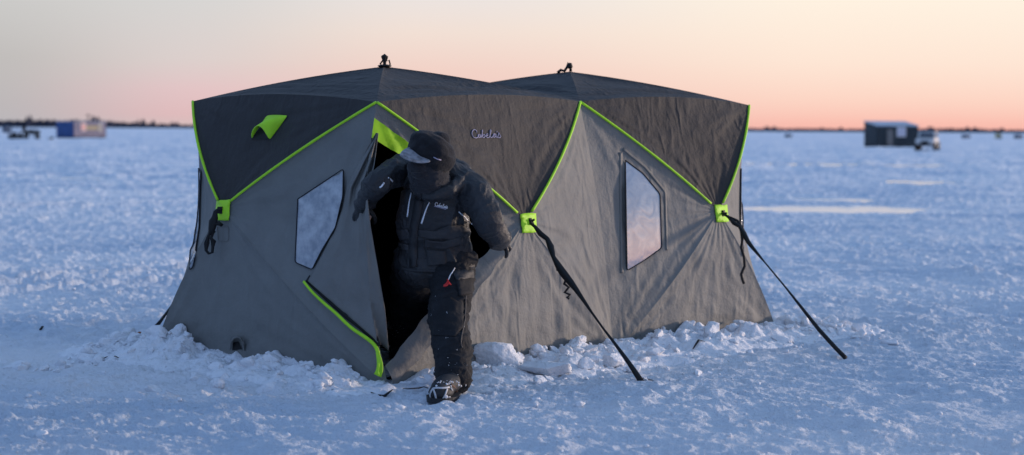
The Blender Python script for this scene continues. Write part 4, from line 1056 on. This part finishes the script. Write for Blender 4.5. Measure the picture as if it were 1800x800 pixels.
# ------------------------------------------------------------------ light
SUN_AZ = R(68); SUN_EL = R(5.5)      # clockwise from the view direction (+Y): low on the right
sd = Vector((math.sin(SUN_AZ)*math.cos(SUN_EL), math.cos(SUN_AZ)*math.cos(SUN_EL), math.sin(SUN_EL)))
ld = bpy.data.lights.new('sun','SUN'); ld.energy = 2.75; ld.angle = R(5); ld.color = (1,.79,.64)
lo = bpy.data.objects.new('sun', ld); C.objects.link(lo); lo.rotation_euler = sd.to_track_quat('Z','Y').to_euler()
w = bpy.data.worlds.new('World'); scene.world = w; w.use_nodes = True; n = w.node_tree.nodes; l = w.node_tree.links; n.clear()
out = n.new('ShaderNodeOutputWorld'); tc = n.new('ShaderNodeTexCoord'); sx = n.new('ShaderNodeSeparateXYZ'); l.new(tc.outputs['Generated'], sx.inputs[0])
el = n.new('ShaderNodeMath'); el.operation = 'POWER'; el.inputs[1].default_value = .5; mxm = n.new('ShaderNodeMath'); mxm.operation = 'MAXIMUM'; mxm.inputs[1].default_value = 0; l.new(sx.outputs['Z'], mxm.inputs[0]); l.new(mxm.outputs[0], el.inputs[0])
def srgb(c): return tuple((v/255/12.92 if v/255<=.04045 else ((v/255+.055)/1.055)**2.4) for v in c)
def ramp(stops):
    r = n.new('ShaderNodeValToRGB'); e = r.color_ramp.elements
    while len(e) > 1: e.remove(e[-1])
    for i,(z,c,lin) in enumerate(stops):
        q = e[0] if i == 0 else e.new(min(1,z**.5)); q.position = min(1,z**.5); q.color = (*(c if lin else srgb(c)),1)
    l.new(el.outputs[0], r.inputs[0]); return r
ZEN = [(.16,(.49,.57,.73),1),(.35,(.31,.46,.74),1),(1,(.235,.40,.68),1)]
rl = ramp([(0,(182,180,186),0),(.012,(186,182,184),0),(.035,(190,187,186),0),(.067,(202,201,200),0)]+ZEN)
rc = ramp([(0,(222,190,188),0),(.01,(236,196,190),0),(.03,(240,208,198),0),(.05,(240,222,212),0),(.068,(234,226,223),0)]+ZEN)
rp = ramp([(0,(205,190,188),0),(.007,(223,186,188),0),(.02,(225,195,197),0),(.035,(218,206,204),0),(.068,(212,211,210),0)]+ZEN)
rr_ = ramp([(0,(244,172,162),0),(.005,(249,192,178),0),(.016,(251,212,196),0),(.035,(252,228,212),0),(.068,(253,240,224),0)]+ZEN)
def mrange(src, a, b):
    m_ = n.new('ShaderNodeMapRange'); m_.interpolation_type = 'SMOOTHSTEP'; m_.inputs['From Min'].default_value = a; m_.inputs['From Max'].default_value = b; l.new(src, m_.inputs['Value']); return m_.outputs[0]
def mix(f, a, b):
    m_ = n.new('ShaderNodeMix'); m_.data_type = 'RGBA'; l.new(f, m_.inputs['Factor']); l.new(a, m_.inputs['A']); l.new(b, m_.inputs['B']); return m_.outputs['Result']
X_ = sx.outputs['X']
c1 = mix(mrange(X_,-.27,-.16), rl.outputs[0], rp.outputs[0]); c2 = mix(mrange(X_,-.18,-.04), c1, rc.outputs[0]); c3 = mix(mrange(X_,-.04,.17), c2, rr_.outputs[0])
rb = ramp([(0,(.22,.30,.46),1),(.05,(.22,.33,.52),1),(.16,(.22,.36,.62),1),(.35,(.24,.37,.66),1),(1,(.22,.36,.69),1)])
db = n.new('ShaderNodeVectorMath'); db.operation = 'DOT_PRODUCT'; l.new(tc.outputs['Generated'], db.inputs[0]); db.inputs[1].default_value = (-.85,-.53,0)
c3 = mix(mrange(db.outputs['Value'],-.15,.35), c3, rb.outputs[0])      # the sky away from the sunset is blue
# warm glow round the sun's azimuth, outside the picture
dt = n.new('ShaderNodeVectorMath'); dt.operation = 'DOT_PRODUCT'; l.new(tc.outputs['Generated'], dt.inputs[0]); dt.inputs[1].default_value = Vector((.97,-.22,.02)).normalized()
gl = n.new('ShaderNodeMath'); gl.operation = 'POWER'; cl_ = n.new('ShaderNodeMath'); cl_.operation = 'MAXIMUM'; cl_.inputs[1].default_value = 0; l.new(dt.outputs['Value'], cl_.inputs[0]); l.new(cl_.outputs[0], gl.inputs[0]); gl.inputs[1].default_value = 7
hzn = n.new('ShaderNodeMapRange'); hzn.inputs['From Min'].default_value = 0; hzn.inputs['From Max'].default_value = .17; hzn.inputs['To Min'].default_value = 1; hzn.inputs['To Max'].default_value = 0; l.new(sx.outputs['Z'], hzn.inputs['Value'])
gm = n.new('ShaderNodeMath'); gm.operation = 'MULTIPLY'; l.new(gl.outputs[0], gm.inputs[0]); l.new(hzn.outputs[0], gm.inputs[1])
gc = n.new('ShaderNodeVectorMath'); gc.operation = 'SCALE'; gc.inputs[0].default_value = (1.5,.62,.30); l.new(gm.outputs[0], gc.inputs['Scale'])
ad = n.new('ShaderNodeVectorMath'); ad.operation = 'ADD'; l.new(c3, ad.inputs[0]); l.new(gc.outputs[0], ad.inputs[1])
bg = n.new('ShaderNodeBackground'); l.new(ad.outputs[0], bg.inputs['Color']); bg.inputs['Strength'].default_value = 1.0
sk = n.new('ShaderNodeTexSky'); sk.sky_type = 'NISHITA'; sk.sun_disc = False; sk.sun_elevation = SUN_EL; sk.sun_rotation = SUN_AZ
bg2 = n.new('ShaderNodeBackground'); l.new(sk.outputs[0], bg2.inputs['Color']); bg2.inputs['Strength'].default_value = .005
asd = n.new('ShaderNodeAddShader'); l.new(bg.outputs[0], asd.inputs[0]); l.new(bg2.outputs[0], asd.inputs[1]); l.new(asd.outputs[0], out.inputs['Surface'])
vs_ = scene.view_settings; vs_.view_transform = 'Standard'; vs_.look = 'None'; vs_.exposure = 0; vs_.gamma = 1; vs_.use_curve_mapping = False
scene.cycles.max_bounces = 6; scene.cycles.use_denoising = True
